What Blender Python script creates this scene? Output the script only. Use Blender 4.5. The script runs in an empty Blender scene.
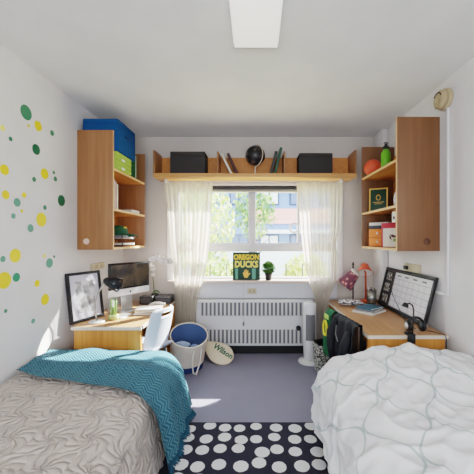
import bpy, math, random
from mathutils import Vector, Matrix, Euler, noise
R = math.radians; PI = math.pi
rnd = random.Random(7)
scene = bpy.context.scene
C = scene.collection

# ------------------------------------------------------------------ materials
def lin(c):
    c /= 255.0
    return c/12.92 if c <= .04045 else ((c+.055)/1.055)**2.4
def rgb(r, g, b): return (lin(r), lin(g), lin(b), 1)
MATS = {}
def mat(name, col, rough=.6, metal=0, bump=0, scale=60, var=0, spec=.4, emis=0, coat=0):
    if name in MATS: return MATS[name]
    m = bpy.data.materials.new(name); m.use_nodes = True
    nt = m.node_tree; p = nt.nodes['Principled BSDF']
    p.inputs['Base Color'].default_value = rgb(*col); p.inputs['Roughness'].default_value = rough
    p.inputs['Metallic'].default_value = metal; p.inputs['Specular IOR Level'].default_value = spec
    if coat: p.inputs['Coat Weight'].default_value = coat
    if emis:
        p.inputs['Emission Color'].default_value = rgb(*col); p.inputs['Emission Strength'].default_value = emis
    if bump or var:
        tc = nt.nodes.new('ShaderNodeTexCoord'); n = nt.nodes.new('ShaderNodeTexNoise')
        n.inputs['Scale'].default_value = scale; n.inputs['Detail'].default_value = 5
        nt.links.new(tc.outputs['Object'], n.inputs['Vector'])
        if var:
            r = nt.nodes.new('ShaderNodeMixRGB'); r.blend_type = 'MULTIPLY'; r.inputs[0].default_value = var
            r.inputs[1].default_value = rgb(*col); nt.links.new(n.outputs['Fac'], r.inputs[2])
            b = nt.nodes.new('ShaderNodeBrightContrast'); b.inputs['Bright'].default_value = .12*var
            nt.links.new(r.outputs[0], b.inputs[0]); nt.links.new(b.outputs[0], p.inputs['Base Color'])
        if bump:
            b = nt.nodes.new('ShaderNodeBump'); b.inputs['Strength'].default_value = bump; b.inputs['Distance'].default_value = .004
            nt.links.new(n.outputs['Fac'], b.inputs['Height']); nt.links.new(b.outputs[0], p.inputs['Normal'])
    MATS[name] = m
    return m
def wood(name, c1, c2, axis='Z', rough=.45):
    if name in MATS: return MATS[name]
    m = bpy.data.materials.new(name); m.use_nodes = True
    nt = m.node_tree; p = nt.nodes['Principled BSDF']
    tc = nt.nodes.new('ShaderNodeTexCoord'); mp = nt.nodes.new('ShaderNodeMapping')
    s = [28, 28, 28]; s['XYZ'.index(axis)] = 1.3
    mp.inputs['Scale'].default_value = s
    n = nt.nodes.new('ShaderNodeTexNoise'); n.inputs['Scale'].default_value = 1.0; n.inputs['Detail'].default_value = 6; n.inputs['Distortion'].default_value = .6
    cr = nt.nodes.new('ShaderNodeValToRGB')
    cr.color_ramp.elements[0].position = .3; cr.color_ramp.elements[0].color = rgb(*c1)
    cr.color_ramp.elements[1].position = .7; cr.color_ramp.elements[1].color = rgb(*c2)
    nt.links.new(tc.outputs['Object'], mp.inputs[0]); nt.links.new(mp.outputs[0], n.inputs['Vector'])
    nt.links.new(n.outputs['Fac'], cr.inputs[0]); nt.links.new(cr.outputs[0], p.inputs['Base Color'])
    p.inputs['Roughness'].default_value = rough
    MATS[name] = m
    return m
class NG:
    """short-hand for math nodes"""
    def __init__(s, name):
        s.m = bpy.data.materials.new(name); s.m.use_nodes = True; s.nt = s.m.node_tree
        s.p = s.nt.nodes['Principled BSDF']; MATS[name] = s.m
    def n(s, t): return s.nt.nodes.new(t)
    def l(s, a, b): s.nt.links.new(a, b)
    def f(s, op, a, b=None, c=None):
        k = s.n('ShaderNodeMath'); k.operation = op
        for i, v in enumerate((a, b, c)):
            if v is None: continue
            if isinstance(v, (int, float)): k.inputs[i].default_value = v
            else: s.l(v, k.inputs[i])
        return k.outputs[0]
    def uv(s):
        t = s.n('ShaderNodeUVMap'); x = s.n('ShaderNodeSeparateXYZ'); s.l(t.outputs[0], x.inputs[0])
        return t.outputs[0], x.outputs[0], x.outputs[1]
    def obj(s):
        t = s.n('ShaderNodeTexCoord'); x = s.n('ShaderNodeSeparateXYZ'); s.l(t.outputs['Object'], x.inputs[0])
        return t.outputs['Object'], x.outputs[0], x.outputs[1], x.outputs[2]
    def mix(s, fac, a, b):
        k = s.n('ShaderNodeMixRGB')
        for i, v in enumerate((fac, a, b)):
            if isinstance(v, (int, float)): k.inputs[i].default_value = v
            elif isinstance(v, tuple): k.inputs[i].default_value = v
            else: s.l(v, k.inputs[i])
        return k.outputs[0]
    def step(s, v, a, b):
        k = s.n('ShaderNodeMapRange'); k.interpolation_type = 'SMOOTHSTEP'
        s.l(v, k.inputs[0]); k.inputs[1].default_value = a; k.inputs[2].default_value = b
        return k.outputs[0]
    def noise(s, vec, scale, detail=4):
        k = s.n('ShaderNodeTexNoise'); s.l(vec, k.inputs['Vector']); k.inputs['Scale'].default_value = scale; k.inputs['Detail'].default_value = detail
        return k.outputs['Fac']
    def bump(s, h, strength, dist):
        k = s.n('ShaderNodeBump'); k.inputs['Strength'].default_value = strength; k.inputs['Distance'].default_value = dist
        s.l(h, k.inputs['Height']); s.l(k.outputs[0], s.p.inputs['Normal'])
    def col(s, c): s.l(c, s.p.inputs['Base Color'])
    def rough(s, r): s.p.inputs['Roughness'].default_value = r

# ------------------------------------------------------------------ mesh builder
class G:
    def __init__(s): s.v = []; s.f = []; s.mi = []; s.sm = []; s.uv = None
    def add(s, vs, fs, mi=0, sm=False, M=None):
        o = len(s.v)
        for v in vs:
            v = Vector(v); s.v.append(M @ v if M else v)
        for f in fs: s.f.append([i+o for i in f]); s.mi.append(mi); s.sm.append(sm)
        return s
    def box(s, x0, x1, y0, y1, z0, z1, mi=0, M=None, b=0):
        if b:
            return s._bbox(x0, x1, y0, y1, z0, z1, mi, M, b)
        vs = [(x, y, z) for x in (x0, x1) for y in (y0, y1) for z in (z0, z1)]
        return s.add(vs, [(0,1,3,2),(4,6,7,5),(0,4,5,1),(2,3,7,6),(0,2,6,4),(1,5,7,3)], mi, False, M)
    def _bbox(s, x0, x1, y0, y1, z0, z1, mi, M, b):
        import bmesh
        bm = bmesh.new(); bmesh.ops.create_cube(bm, size=1)
        for v in bm.verts:
            v.co = Vector(((x0+x1)/2+v.co.x*(x1-x0), (y0+y1)/2+v.co.y*(y1-y0), (z0+z1)/2+v.co.z*(z1-z0)))
        b = min(b, .45*min(x1-x0, y1-y0, z1-z0))
        bmesh.ops.bevel(bm, geom=bm.edges[:], offset=b, segments=2 if b < .012 else 4, profile=.5, affect='EDGES')
        bm.verts.index_update()
        s.add([v.co.copy() for v in bm.verts], [[v.index for v in f.verts] for f in bm.faces], mi, True, M)
        bm.free(); return s
    def lathe(s, prof, seg=28, mi=0, M=None, sm=True, cap=(True, True), sx=1, sy=1):
        n = len(prof); vs = []
        for r, z in prof:
            for k in range(seg):
                a = 2*PI*k/seg; vs.append((r*math.cos(a)*sx, r*math.sin(a)*sy, z))
        fs = [(i*seg+k, i*seg+(k+1) % seg, (i+1)*seg+(k+1) % seg, (i+1)*seg+k) for i in range(n-1) for k in range(seg)]
        if cap[0]: fs.append(list(range(seg))[::-1])
        if cap[1]: fs.append([(n-1)*seg+k for k in range(seg)])
        return s.add(vs, fs, mi, sm, M)
    def tube(s, pts, r, seg=8, mi=0, M=None, closed=False):
        pts = [Vector(p) for p in pts]; n = len(pts); vs = []
        rr = r if isinstance(r, (list, tuple)) else [r]*n
        up = Vector((0, 0, 1)); prev = None
        for i, p in enumerate(pts):
            a = pts[i-1] if (i or closed) else pts[i]; b = pts[(i+1) % n] if (i < n-1 or closed) else pts[i]
            t = (b-a).normalized()
            if prev is None:
                u = t.cross(up)
                if u.length < 1e-3: u = t.cross(Vector((1, 0, 0)))
            else: u = prev - t*prev.dot(t)
            u.normalize(); prev = u; w = t.cross(u)
            for k in range(seg):
                g = 2*PI*k/seg; vs.append(p + (u*math.cos(g)+w*math.sin(g))*rr[i])
        m = n if closed else n-1
        fs = [(i*seg+k, i*seg+(k+1) % seg, ((i+1) % n)*seg+(k+1) % seg, ((i+1) % n)*seg+k) for i in range(m) for k in range(seg)]
        if not closed: fs += [list(range(seg))[::-1], [(n-1)*seg+k for k in range(seg)]]
        return s.add(vs, fs, mi, True, M)
    def grid(s, fn, nu, nv, mi=0, M=None, uvfn=None, sm=True):
        vs = [fn(i/nu, j/nv) for i in range(nu+1) for j in range(nv+1)]
        fs = [(i*(nv+1)+j, (i+1)*(nv+1)+j, (i+1)*(nv+1)+j+1, i*(nv+1)+j+1) for i in range(nu) for j in range(nv)]
        o = len(s.v)
        if uvfn:
            s.uv = s.uv or {}
            for i in range(nu+1):
                for j in range(nv+1): s.uv[o+i*(nv+1)+j] = uvfn(i/nu, j/nv)
        return s.add(vs, fs, mi, sm, M)
    def prism(s, outline, y0, y1, mi=0, M=None):
        """outline in xz, extruded along y"""
        n = len(outline)
        vs = [(x, y0, z) for x, z in outline]+[(x, y1, z) for x, z in outline]
        fs = [list(range(n)), list(range(n, 2*n))[::-1]]+[(i, n+i, n+(i+1) % n, (i+1) % n) for i in range(n)]
        return s.add(vs, fs, mi, False, M)
    def ball(s, c, r, seg=20, ring=12, mi=0, M=None, sc=(1, 1, 1)):
        vs = [(c[0], c[1], c[2]-r*sc[2])]
        for i in range(1, ring):
            a = PI*i/ring
            for k in range(seg):
                b = 2*PI*k/seg
                vs.append((c[0]+r*sc[0]*math.sin(a)*math.cos(b), c[1]+r*sc[1]*math.sin(a)*math.sin(b), c[2]-r*sc[2]*math.cos(a)))
        vs.append((c[0], c[1], c[2]+r*sc[2])); t = len(vs)-1
        fs = [(0, 1+(k+1) % seg, 1+k) for k in range(seg)]
        for i in range(ring-2):
            for k in range(seg):
                fs.append((1+i*seg+k, 1+i*seg+(k+1) % seg, 1+(i+1)*seg+(k+1) % seg, 1+(i+1)*seg+k))
        fs += [(t, 1+(ring-2)*seg+k, 1+(ring-2)*seg+(k+1) % seg) for k in range(seg)]
        return s.add(vs, fs, mi, True, M)
def obj(name, g, mats, parent=None, loc=(0, 0, 0), rot=(0, 0, 0)):
    me = bpy.data.meshes.new(name)
    me.from_pydata([tuple(v) for v in g.v], [], g.f)
    for m in (mats if isinstance(mats, (list, tuple)) else [mats]): me.materials.append(m)
    me.polygons.foreach_set('material_index', g.mi); me.polygons.foreach_set('use_smooth', g.sm)
    if g.uv:
        ul = me.uv_layers.new(name='UVMap')
        for lp in me.loops: ul.data[lp.index].uv = g.uv.get(lp.vertex_index, (0, 0))
    me.update()
    o = bpy.data.objects.new(name, me); C.objects.link(o)
    o.location = loc; o.rotation_euler = rot
    if parent: o.parent = parent
    return o
def tag(o, label, cat, group=None, kind=None):
    if label: o['label'] = label
    if cat: o['category'] = cat
    if group: o['group'] = group
    if kind: o['kind'] = kind
    return o
def thing(name, label, cat, loc=(0, 0, 0), rot=(0, 0, 0), group=None):
    o = bpy.data.objects.new(name, None); C.objects.link(o)
    o.empty_display_size = .05; o.location = loc; o.rotation_euler = rot
    return tag(o, label, cat, group)
def struct(name, g, m, parent=None):
    o = obj(name, g, m, parent)
    if not parent: o['kind'] = 'structure'
    return o
def text_g(txt, size, M, mi=0, extrude=.001, bold=0, sx=1, g=None):
    cu = bpy.data.curves.new('t', 'FONT'); cu.body = txt; cu.size = size; cu.extrude = extrude
    cu.align_x = 'CENTER'; cu.align_y = 'CENTER'; cu.offset = bold; cu.resolution_u = 2
    to = bpy.data.objects.new('t', cu); C.objects.link(to)
    dg = bpy.context.evaluated_depsgraph_get(); me = to.evaluated_get(dg).to_mesh()
    g = g or G()
    g.add([(v.co.x*sx, v.co.y, v.co.z) for v in me.vertices], [list(p.vertices) for p in me.polygons], mi, False, M)
    to.evaluated_get(dg).to_mesh_clear(); bpy.data.objects.remove(to); bpy.data.curves.remove(cu)
    return g
def T(x, y, z, rx=0, ry=0, rz=0): return Matrix.Translation((x, y, z)) @ Euler((rx, ry, rz)).to_matrix().to_4x4()

# ------------------------------------------------------------------ room dims
CAM = 1.54; XL, XR, YB, H = -1.83, 1.677, 4.12, 2.94
Y0 = -1.4

# palette
W_CAB = wood('cabinet_oak', (142, 95, 57), (160, 111, 70), 'Z')
W_IN = wood('cabinet_oak_lit', (184, 116, 56), (204, 136, 70), 'Y')  # same oak, more orange: light on the interiors put into colour
W_EDGE = mat('pale_oak_edge', (222, 180, 130), .5)
W_DESK = wood('desk_oak', (168, 122, 82), (190, 146, 104), 'Y', .38)
W_DPAN = wood('desk_side_oak', (184, 118, 48), (208, 142, 66), 'Z', .45)
WHITE = mat('white_paint', (226, 226, 226), .5)
WHITEP = mat('white_plastic', (228, 230, 233), .35)
BLACK = mat('black_plastic', (20, 21, 24), .4)
BLACKF = mat('black_frame', (24, 24, 28), .45)
DKGREY = mat('dark_grey', (62, 62, 66), .6)
CHROME = mat('chrome', (200, 202, 205), .2, 1)
BEIGE = mat('beige_plastic', (200, 188, 160), .5)
PAPER = mat('white_paper', (235, 234, 230), .7)

# ------------------------------------------------------------------ structure
def wall_mat(name, c):
    g = NG(name); v, x, y, z = g.obj(); n = g.noise(v, 3.5, 5); n2 = g.noise(v, 180, 2)
    g.col(g.mix(g.step(n, .3, .75), rgb(*c), rgb(*[k-6 for k in c]))); g.rough(.55); g.bump(n2, .12, .002); return g.m
MW = wall_mat('wall_paint', (226, 225, 226)); MB = wall_mat('wall_paint_dim', (202, 195, 190)); MC = wall_mat('ceiling_paint', (224, 224, 226))  # dimness of the back wall put into a darker, warmer colour
g = NG('floor_carpet'); v, x, y, z = g.obj(); n = g.noise(v, 240, 4); n2 = g.noise(v, 4, 3)
g.col(g.mix(g.f('MULTIPLY_ADD', n, .7, g.f('MULTIPLY', n2, .3)), rgb(112, 112, 130), rgb(140, 140, 160))); g.rough(.7); g.bump(n, .2, .003); MF = g.m
struct('floor', G().box(XL-.1, XR+.1, Y0, YB+.1, -.1, 0), MF)
struct('ceiling', G().box(XL-.1, XR+.1, Y0, YB+.2, H, H+.1), MC)
struct('wall_left', G().box(XL-.1, XL, Y0, YB+.2, 0, H), MW)
struct('wall_right', G().box(XR, XR+.1, Y0, YB+.2, 0, H), MW)
struct('wall_front', G().box(XL-.1, XR+.1, Y0-.1, Y0, 0, H), MW)
WX0, WX1, WZ0, WZ1 = -1.13, 1.10, .965, 2.27
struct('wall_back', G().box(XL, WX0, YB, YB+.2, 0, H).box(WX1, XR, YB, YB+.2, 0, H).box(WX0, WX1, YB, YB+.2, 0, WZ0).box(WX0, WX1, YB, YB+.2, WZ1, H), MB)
struct('trim_1', G().box(1.60, XR-.001, 3.80, YB-.001, .74, H-.001, b=.01), mat('chase_paint', (222, 220, 220), .5))
struct('baseboard_left', G().box(XL+.001, XL+.015, Y0, YB-.001, .001, .1), DKGREY)
struct('baseboard_right', G().box(XR-.015, XR-.001, Y0, YB-.001, .001, .1), DKGREY)

# window
win = bpy.data.objects.new('window_1', None); C.objects.link(win); win['kind'] = 'structure'
fr = G()
for a in ((WX0, WX0+.05), (WX1-.05, WX1), (-.105, -.005)): fr.box(a[0], a[1], 4.20, 4.28, WZ0, WZ1, b=.004)
fr.box(WX0, WX1, 4.195, 4.285, WZ1-.04, WZ1, b=.004).box(WX0, WX1, 4.195, 4.285, WZ0, WZ0+.04, b=.004)
fr.box(WX0, WX1, 4.19, 4.29, 1.365, 1.45, b=.004)
for x in (-.70, .58): fr.box(x, x+.035, 4.21, 4.27, 1.45, WZ1-.04, b=.003)
for x0, x1 in ((WX0+.05, -.70), (-.665, -.105), (-.005, .58), (.615, WX1-.05)):
    fr.box(x0, x1, 4.215, 4.265, 1.45, 1.485).box(x0, x1, 4.215, 4.265, WZ1-.075, WZ1-.04)
obj('window_frame', fr, mat('window_white', (214, 214, 220), .4), win)
cas = G()
cas.box(WX0-.085, WX0, 4.095, 4.2, WZ0-.02, WZ1+.03, b=.005).box(WX1, WX1+.085, 4.095, 4.2, WZ0-.02, WZ1+.03, b=.005).box(WX0, WX1, 4.095, 4.2, WZ1, WZ1+.03)
obj('casing', cas, mat('casing_white', (232, 232, 234), .4), win)
gm = bpy.data.materials.new('window_glass'); gm.use_nodes = True; nt = gm.node_tree; nt.nodes.clear()
o_ = nt.nodes.new('ShaderNodeOutputMaterial'); mx = nt.nodes.new('ShaderNodeMixShader'); tr = nt.nodes.new('ShaderNodeBsdfTransparent'); gl = nt.nodes.new('ShaderNodeBsdfGlossy')
gl.inputs['Roughness'].default_value = .02; mx.inputs[0].default_value = .012; tr.inputs[0].default_value = (.97, .985, 1, 1)
nt.links.new(tr.outputs[0], mx.inputs[1]); nt.links.new(gl.outputs[0], mx.inputs[2]); nt.links.new(mx.outputs[0], o_.inputs[0])
for x0, x1, z0, z1 in ((WX0+.05, -.70, 1.485, 2.195), (-.665, -.105, 1.485, 2.195), (-.005, .58, 1.485, 2.195), (.615, WX1-.05, 1.485, 2.195), (WX0+.05, -.105, 1.005, 1.365), (-.005, WX1-.05, 1.005, 1.365)):
    obj('pane', G().box(x0, x1, 4.238, 4.242, z0, z1), gm, win)
for x in (-.615, .535):
    obj('handle', G().tube([(x+.062*math.cos(a), 4.203, 1.695+.062*math.sin(a)) for a in [2*PI*k/20 for k in range(20)]], .015, 8, closed=True), WHITEP, win)
sl = G().box(WX0-.05, WX1+.05, 3.985, 4.2, .950, .985, b=.004)
obj('window_sill', sl, mat('sill_stone', (214, 196, 186), .4), win)
# white apron panel below the sill
struct('trim_2', G().box(-1.05, 1.10, 4.07, 4.119, .735, .945, b=.004), mat('apron_white', (214, 216, 224), .45))

# blind head rail and curtain rod
hr = thing('blind_headrail', 'grey raised window blind head rail under the long shelf', 'blind', (0, 4.14, 2.235))
obj('rail', G().box(-.70, .62, -.02, .02, -.015, .02), DKGREY, hr)
obj('slat_stack', G().box(-.69, .61, -.018, .018, -.042, -.015), mat('blind_slats', (150, 148, 146), .5), hr)
rod = thing('curtain_rod', 'thin white curtain rod carrying both sheer curtains', 'curtain rod', (0, 3.92, 2.288))
obj('pole', G().tube([(-1.20, 0, 0), (1.13, 0, 0)], .008), WHITEP, rod)
for x in (-1.185, 1.12): obj('bracket', G().box(x-.01, x+.01, -.01, .2, -.008, .034), WHITEP, rod)

# ------------------------------------------------------------------ outside
GZ = -.5
lawn = struct('ground', G().box(-25, 25, 4.6, 45, GZ-.1, GZ), mat('lawn_sunlit', (236, 230, 150), .9, var=.6, scale=3))  # pale colour stands in for sun glare and bounces light indoors
bld = thing('apartment_building', 'blue grey building seen through the window across the lawn', 'building', (3.0, 17, GZ))
FAC = mat('facade_blue', (116, 140, 188), .8); FACD = mat('facade_dark', (60, 74, 112), .7); FACR = mat('facade_red', (216, 160, 158), .8); FACP = mat('facade_pale', (214, 224, 240), .7)
obj('wall', G().box(-12, 9, 0, 6, 0, 8.2), FAC, bld)
obj('roof', G().box(-12.3, 9.3, -.5, 6.3, 8.2, 8.5), FACD, bld)
obj('band', G().box(-3.2, 9, -.12, -.001, 2.9, 3.75), FACR, bld)
obj('base_wall', G().box(-12, 9, -.2, -.001, 0, 1.5), FACP, bld)
obj('ledge', G().box(-3.2, 9, -.55, -.121, 2.35, 2.55), FACP, bld)
obj('parapet', G().box(-3.2, 9, -.5, -.121, 4.9, 5.15), FACD, bld)
for i in range(12):
    x = -11.3+i*1.7
    for z0, z1 in ((1.65, 2.3), (3.95, 4.8), (5.4, 7.2)):
        w = obj('window', G().box(x, x+1.1, -.06, -.001, z0, z1), FACD, bld)
        obj('pane', G().box(x+.08, x+.5, -.08, -.061, z0+.08, z1-.08).box(x+.58, x+1.02, -.08, -.061, z0+.08, z1-.08), FACP if (i*3) % 5 == 0 else mat('far_glass', (96, 112, 150), .2), w)
def tree(label, x, y, h, r, cz, n, cols, seed):
    q = random.Random(seed)
    t = thing('tree', label, 'tree', (x, y, GZ), group='trees beyond the window')
    tk = G().tube([(0, 0, 0), (.05, 0, h*.4), (-.05, .05, h*.8)], [.12, .09, .03])
    for k in range(7):
        a = q.random()*6.28; z = h*(.3+.07*k)
        tk.tube([(0, 0, z), (math.cos(a)*r*.7, math.sin(a)*r*.7, z+r*.5)], [.04, .012], 6)
    obj('trunk', tk, mat('bark', (120, 104, 88), .9), t)
    cr = G()
    for k in range(n):
        d = Vector((q.gauss(0, 1), q.gauss(0, 1), q.gauss(0, 1))).normalized()*(q.random()**.4)
        ang = q.random()*.6
        p = Vector((d.x*r, d.y*r, cz+d.z*r*1.15)); s = .07+q.random()*.09
        M = Matrix.Translation(p) @ Euler((q.random()*6, q.random()*6, q.random()*6)).to_matrix().to_4x4()
        cr.add([(-s, 0, 0), (0, -s*.45, .01), (s, 0, 0), (0, s*.45, .01)], [(0, 1, 2, 3)], q.randrange(2), False, M)
    obj('crown', cr, cols, t)
L1 = mat('leaf_yellow', (206, 214, 140), .6); L2 = mat('leaf_green', (160, 186, 114), .6); L3 = mat('leaf_deep', (104, 140, 84), .6)
tree('leafy pale green tree filling the left window pane', -2.0, 9.6, 4.2, 1.35, 2.5, 1500, [L1, L2], 1)
tree('smaller green tree just left of the window mullion', -.1, 13.0, 4.2, 1.0, 3.2, 700, [L2, L3], 2)
tree('dark green tree behind the left sheer curtain', -4.9, 12, 4.0, 1.3, 2.6, 900, [L2, L3], 3)
tree('low bright bush below the right window pane', 1.5, 9, 1.6, .75, .75, 900, [L1, L1], 4)
tree('wide bright bush behind the green sign', -.9, 8.5, 1.4, .8, .65, 900, [L1, L2], 5)
for lb, x in (('thin dark railing loop outside the left of the sill', -.95), ('thin dark railing loop outside the right of the sill', .62)):
    lp = obj('railing', G().tube([(x, 6.2, GZ), (x, 6.2, 1.03), (x+.34, 6.2, 1.03), (x+.34, 6.2, GZ)], .014, 6), DKGREY); tag(lp, lb, 'railing', 'railing loops outside')

# ------------------------------------------------------------------ curtains
cm = bpy.data.materials.new('sheer_fabric'); cm.use_nodes = True; nt = cm.node_tree; nt.nodes.clear()
o_ = nt.nodes.new('ShaderNodeOutputMaterial'); m1 = nt.nodes.new('ShaderNodeMixShader'); m2 = nt.nodes.new('ShaderNodeMixShader')
df = nt.nodes.new('ShaderNodeBsdfDiffuse'); tl = nt.nodes.new('ShaderNodeBsdfTranslucent'); tr = nt.nodes.new('ShaderNodeBsdfTransparent')
df.inputs[0].default_value = rgb(226, 220, 208); tl.inputs[0].default_value = rgb(236, 228, 220)
m1.inputs[0].default_value = .5; m2.inputs[0].default_value = .24
nt.links.new(df.outputs[0], m1.inputs[1]); nt.links.new(tl.outputs[0], m1.inputs[2]); nt.links.new(m1.outputs[0], m2.inputs[1]); nt.links.new(tr.outputs[0], m2.inputs[2]); nt.links.new(m2.outputs[0], o_.inputs[0])
def lerp_tab(tab, z):
    for (z0, a0), (z1, a1) in zip(tab, tab[1:]):
        if z <= z0 and z >= z1:
            t = (z0-z)/(z0-z1); return a0+(a1-a0)*t
    return tab[-1][1] if z < tab[-1][0] else tab[0][1]
def curtain(label, lt, rt, zb, folds, seed, sun_gap=0):
    t = thing('sheer_curtain', label, 'curtain', (0, 3.92, zb), group='sheer curtains')
    def f(u, v):
        z = 2.262+(zb-2.262)*v
        a, b = lerp_tab(lt, z), lerp_tab(rt, z)
        amp = .011+.02*min(1, v*3)
        x = a+(b-a)*u-sun_gap*u**7*math.exp(-((z-1.47)/.10)**2)  # edge shaped inward so that a sun patch reaches the floor
        ph = u*folds*2*PI+1.2*noise.noise((u*4, v*.9, seed))
        return (x+.006*math.sin(ph*.5+v*3), amp*math.sin(ph)*(.7+.5*noise.noise((u*6, seed, v*.6))), z-zb)
    obj('cloth', G().grid(f, folds*12, 40), cm, t)
    hd = G().grid(lambda u, v: (lerp_tab(lt, 2.26)+(lerp_tab(rt, 2.26)-lerp_tab(lt, 2.26))*u, -.013+.012*math.sin(u*folds*2*PI), 2.222+.05*v-zb), folds*12, 1)
    obj('heading', hd, cm, t)
curtain('left sheer white curtain, tapering down behind the laundry hamper', [(2.27, -1.20), (1.5, -1.13), (.98, -1.07), (.7, -1.04), (0, -1.02)], [(2.27, -.565), (1.65, -.60), (1.12, -.66), (.75, -.77), (0, -.86)], .22, 10, 1.3)
curtain('right sheer white curtain, gathered behind the tower fan', [(2.27, .53), (1.65, .575), (1.12, .64), (.75, .77), (.2, .88)], [(2.27, 1.13), (1.5, 1.095), (1.0, 1.045), (.76, .945), (.2, .94)], .18, 10, 7.1, .06)

# ------------------------------------------------------------------ radiator
rad = thing('convector_radiator', 'long white wall convector with two slatted grilles below the window', 'radiator', (0, 4.0, 0))
hs = G().box(-.80, .76, 0, .065, .115, .73, b=.006)
obj('housing', hs, mat('radiator_white', (222, 223, 228), .4), rad)
obj('toe_kick', G().box(-.80, .76, .03, .10, .001, .114), mat('toe_black', (28, 28, 32), .6), rad)
for z0, z1 in ((.52, .695), (.15, .335)):
    gr = G().box(-.74, .62, -.004, -.0005, z0, z1, mi=1)
    n = 25
    for k in range(n+1):
        x = -.74+1.36*k/n; gr.box(x-.013, x+.013, -.012, -.004, z0, z1)
    gr.box(-.75, .63, -.013, -.0005, z1, z1+.008).box(-.75, .63, -.013, -.0005, z0-.008, z0)
    obj('grille', gr, [mat('grille_white', (214, 214, 216), .4), mat('grille_dark', (112, 112, 120), .7)], rad)
obj('knob', G().lathe([(.0, 0), (.034, 0), (.034, .02), (.022, .035), (0, .035)], 18, M=T(.565, -.001, .355, R(90))), BLACK, rad)
pc = thing('pull_cord', 'thin pull cord hanging in front of the radiator', 'cord', (-.165, 3.975, .40))
obj('string', G().tube([(0, 0, .55), (.003, 0, .3), (0, 0, .03)], .0025, 6), mat('cord_white', (190, 188, 184), .6), pc)
obj('pendant', G().lathe([(.003, .045), (.012, .03), (.014, .0), (.004, -.012)], 10), mat('cord_grey', (140, 138, 135), .5), pc)
ob = thing('outlet_box', 'beige outlet plate under the window sill centre', 'outlet', (-.055, 4.07, .835))
obj('plate', G().box(-.06, .06, -.012, -.001, -.038, .038, b=.004), BEIGE, ob)
obj('socket', G().box(-.04, -.008, -.015, -.012, -.018, .018).box(.008, .04, -.015, -.012, -.018, .018), mat('beige_dark', (176, 162, 132), .5), ob)

# ------------------------------------------------------------------ ceiling light
cl = thing('ceiling_light', 'long white rectangular ceiling light fitting', 'ceiling light', (0, 1.48, H))
obj('housing', G().box(-.155, .155, -.62, .6, -.03, -.001, b=.004), WHITE, cl)
obj('diffuser', G().box(-.15, .15, -.61, .585, -.085, -.03, b=.006), mat('diffuser_acrylic', (244, 242, 238), .35, emis=.35), cl)
obj('end_cap', G().box(-.155, .155, .586, .605, -.075, -.03, b=.004), mat('cap_shaded', (168, 163, 160), .5), cl)  # shading on the fitting's end is put into this grey

# ------------------------------------------------------------------ long window shelf
ws = thing('window_shelf', 'long oak shelf spanning above the window', 'shelf', (0, 3.80, 2.325))
SX0, SX1 = -1.305, 1.275
obj('board', G().box(SX0, SX1, 0, .319, 0, .05, b=.003), wood('shelf_oak', (196, 140, 84), (214, 160, 104), 'X'), ws)
obj('back_panel', G().box(SX0+.02, SX1-.02, .300, .319, .051, .325), W_IN, ws)
for x in (SX0, SX1-.02): obj('end_panel', G().box(x, x+.02, .001, .299, .051, .345, b=.002), W_CAB, ws)
for x in (-.49, .365): obj('divider', G().box(x-.009, x+.009, .03, .299, .051, .335, b=.002), W_CAB, ws)
def fabric_box(label, x0, x1, y0, y1, z0, z1, c, name, grp=None, lid=True):
    t = thing(name, label, 'storage box', ((x0+x1)/2, (y0+y1)/2, z0), group=grp)
    w, d, h = (x1-x0)/2, (y1-y0)/2, z1-z0
    m = mat('fabric_%d_%d_%d' % c, c, .9, bump=.35, scale=300, spec=.15)
    obj('body', G().box(-w+.001, w-.001, -d+.001, d-.001, 0, h-.05, b=.004), m, t)
    obj('lid', G().box(-w, w, -d, d, h-.05, h, b=.01), m, t)
    return t, w, d, h, m
t, w, d, h, m = fabric_box('black fabric storage box at left end of the long shelf', -1.105, -.655, 3.85, 4.09, 2.376, 2.665, (62, 60, 60), 'storage_box')
t, w, d, h, m = fabric_box('black fabric storage box at right end of the long shelf', .555, .985, 3.85, 4.09, 2.376, 2.645, (62, 60, 60), 'storage_box')
def book(label, loc, size, rot, cover, grp, name='book'):
    """size: thickness (x), depth (y), height (z); base corner pivot at its bottom centre; spine faces -y"""
    th, dp, h = size
    t = thing(name, label, 'book', loc, rot, grp)
    cmn = mat('cover_%d_%d_%d' % cover, cover, .5)
    g = G().box(-th/2, -th/2+.003, 0, dp, 0, h).box(th/2-.003, th/2, 0, dp, 0, h).box(-th/2, th/2, 0, .003, 0, h)
    obj('cover', g, cmn, t)
    obj('page_block', G().box(-th/2+.003, th/2-.003, .003, dp-.004, .004, h-.004), PAPER, t)
    return t
GB = 'books on the long shelf'
book('cream book leaning left on the long shelf', (-.318, 3.90, 2.385), (.032, .17, .30), (0, R(-26), 0), (222, 214, 196), GB)
book('dark brown book leaning behind the cream one on the long shelf', (-.240, 3.90, 2.385), (.034, .18, .30), (0, R(-25), 0), (74, 42, 40), GB)
book('black book leaning right on the long shelf beside the globe', (.190, 3.90, 2.382), (.038, .18, .31), (0, R(14), 0), (46, 50, 52), GB)
book('dark green book leaning on the right divider of the long shelf', (.244, 3.90, 2.382), (.036, .18, .36), (0, R(13.5), 0), (40, 82, 62), GB)
gb = thing('globe', 'black desk globe with pale ring stand on the long shelf', 'globe', (-.01, 3.95, 2.376))
obj('base', G().lathe([(.001, 0), (.065, 0), (.06, .012), (.02, .022), (.012, .04), (.012, .118), (0, .118)], 24), mat('globe_stand', (214, 196, 176), .4), gb)
g = NG('globe_map'); v, x, y, z = g.obj(); n = g.noise(v, 14, 6); g.col(g.mix(g.step(n, .52, .58), rgb(22, 22, 26), rgb(92, 84, 80))); g.rough(.35)
obj('sphere', G().ball((0, 0, .262), .13, 28, 18), g.m, gb)
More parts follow.
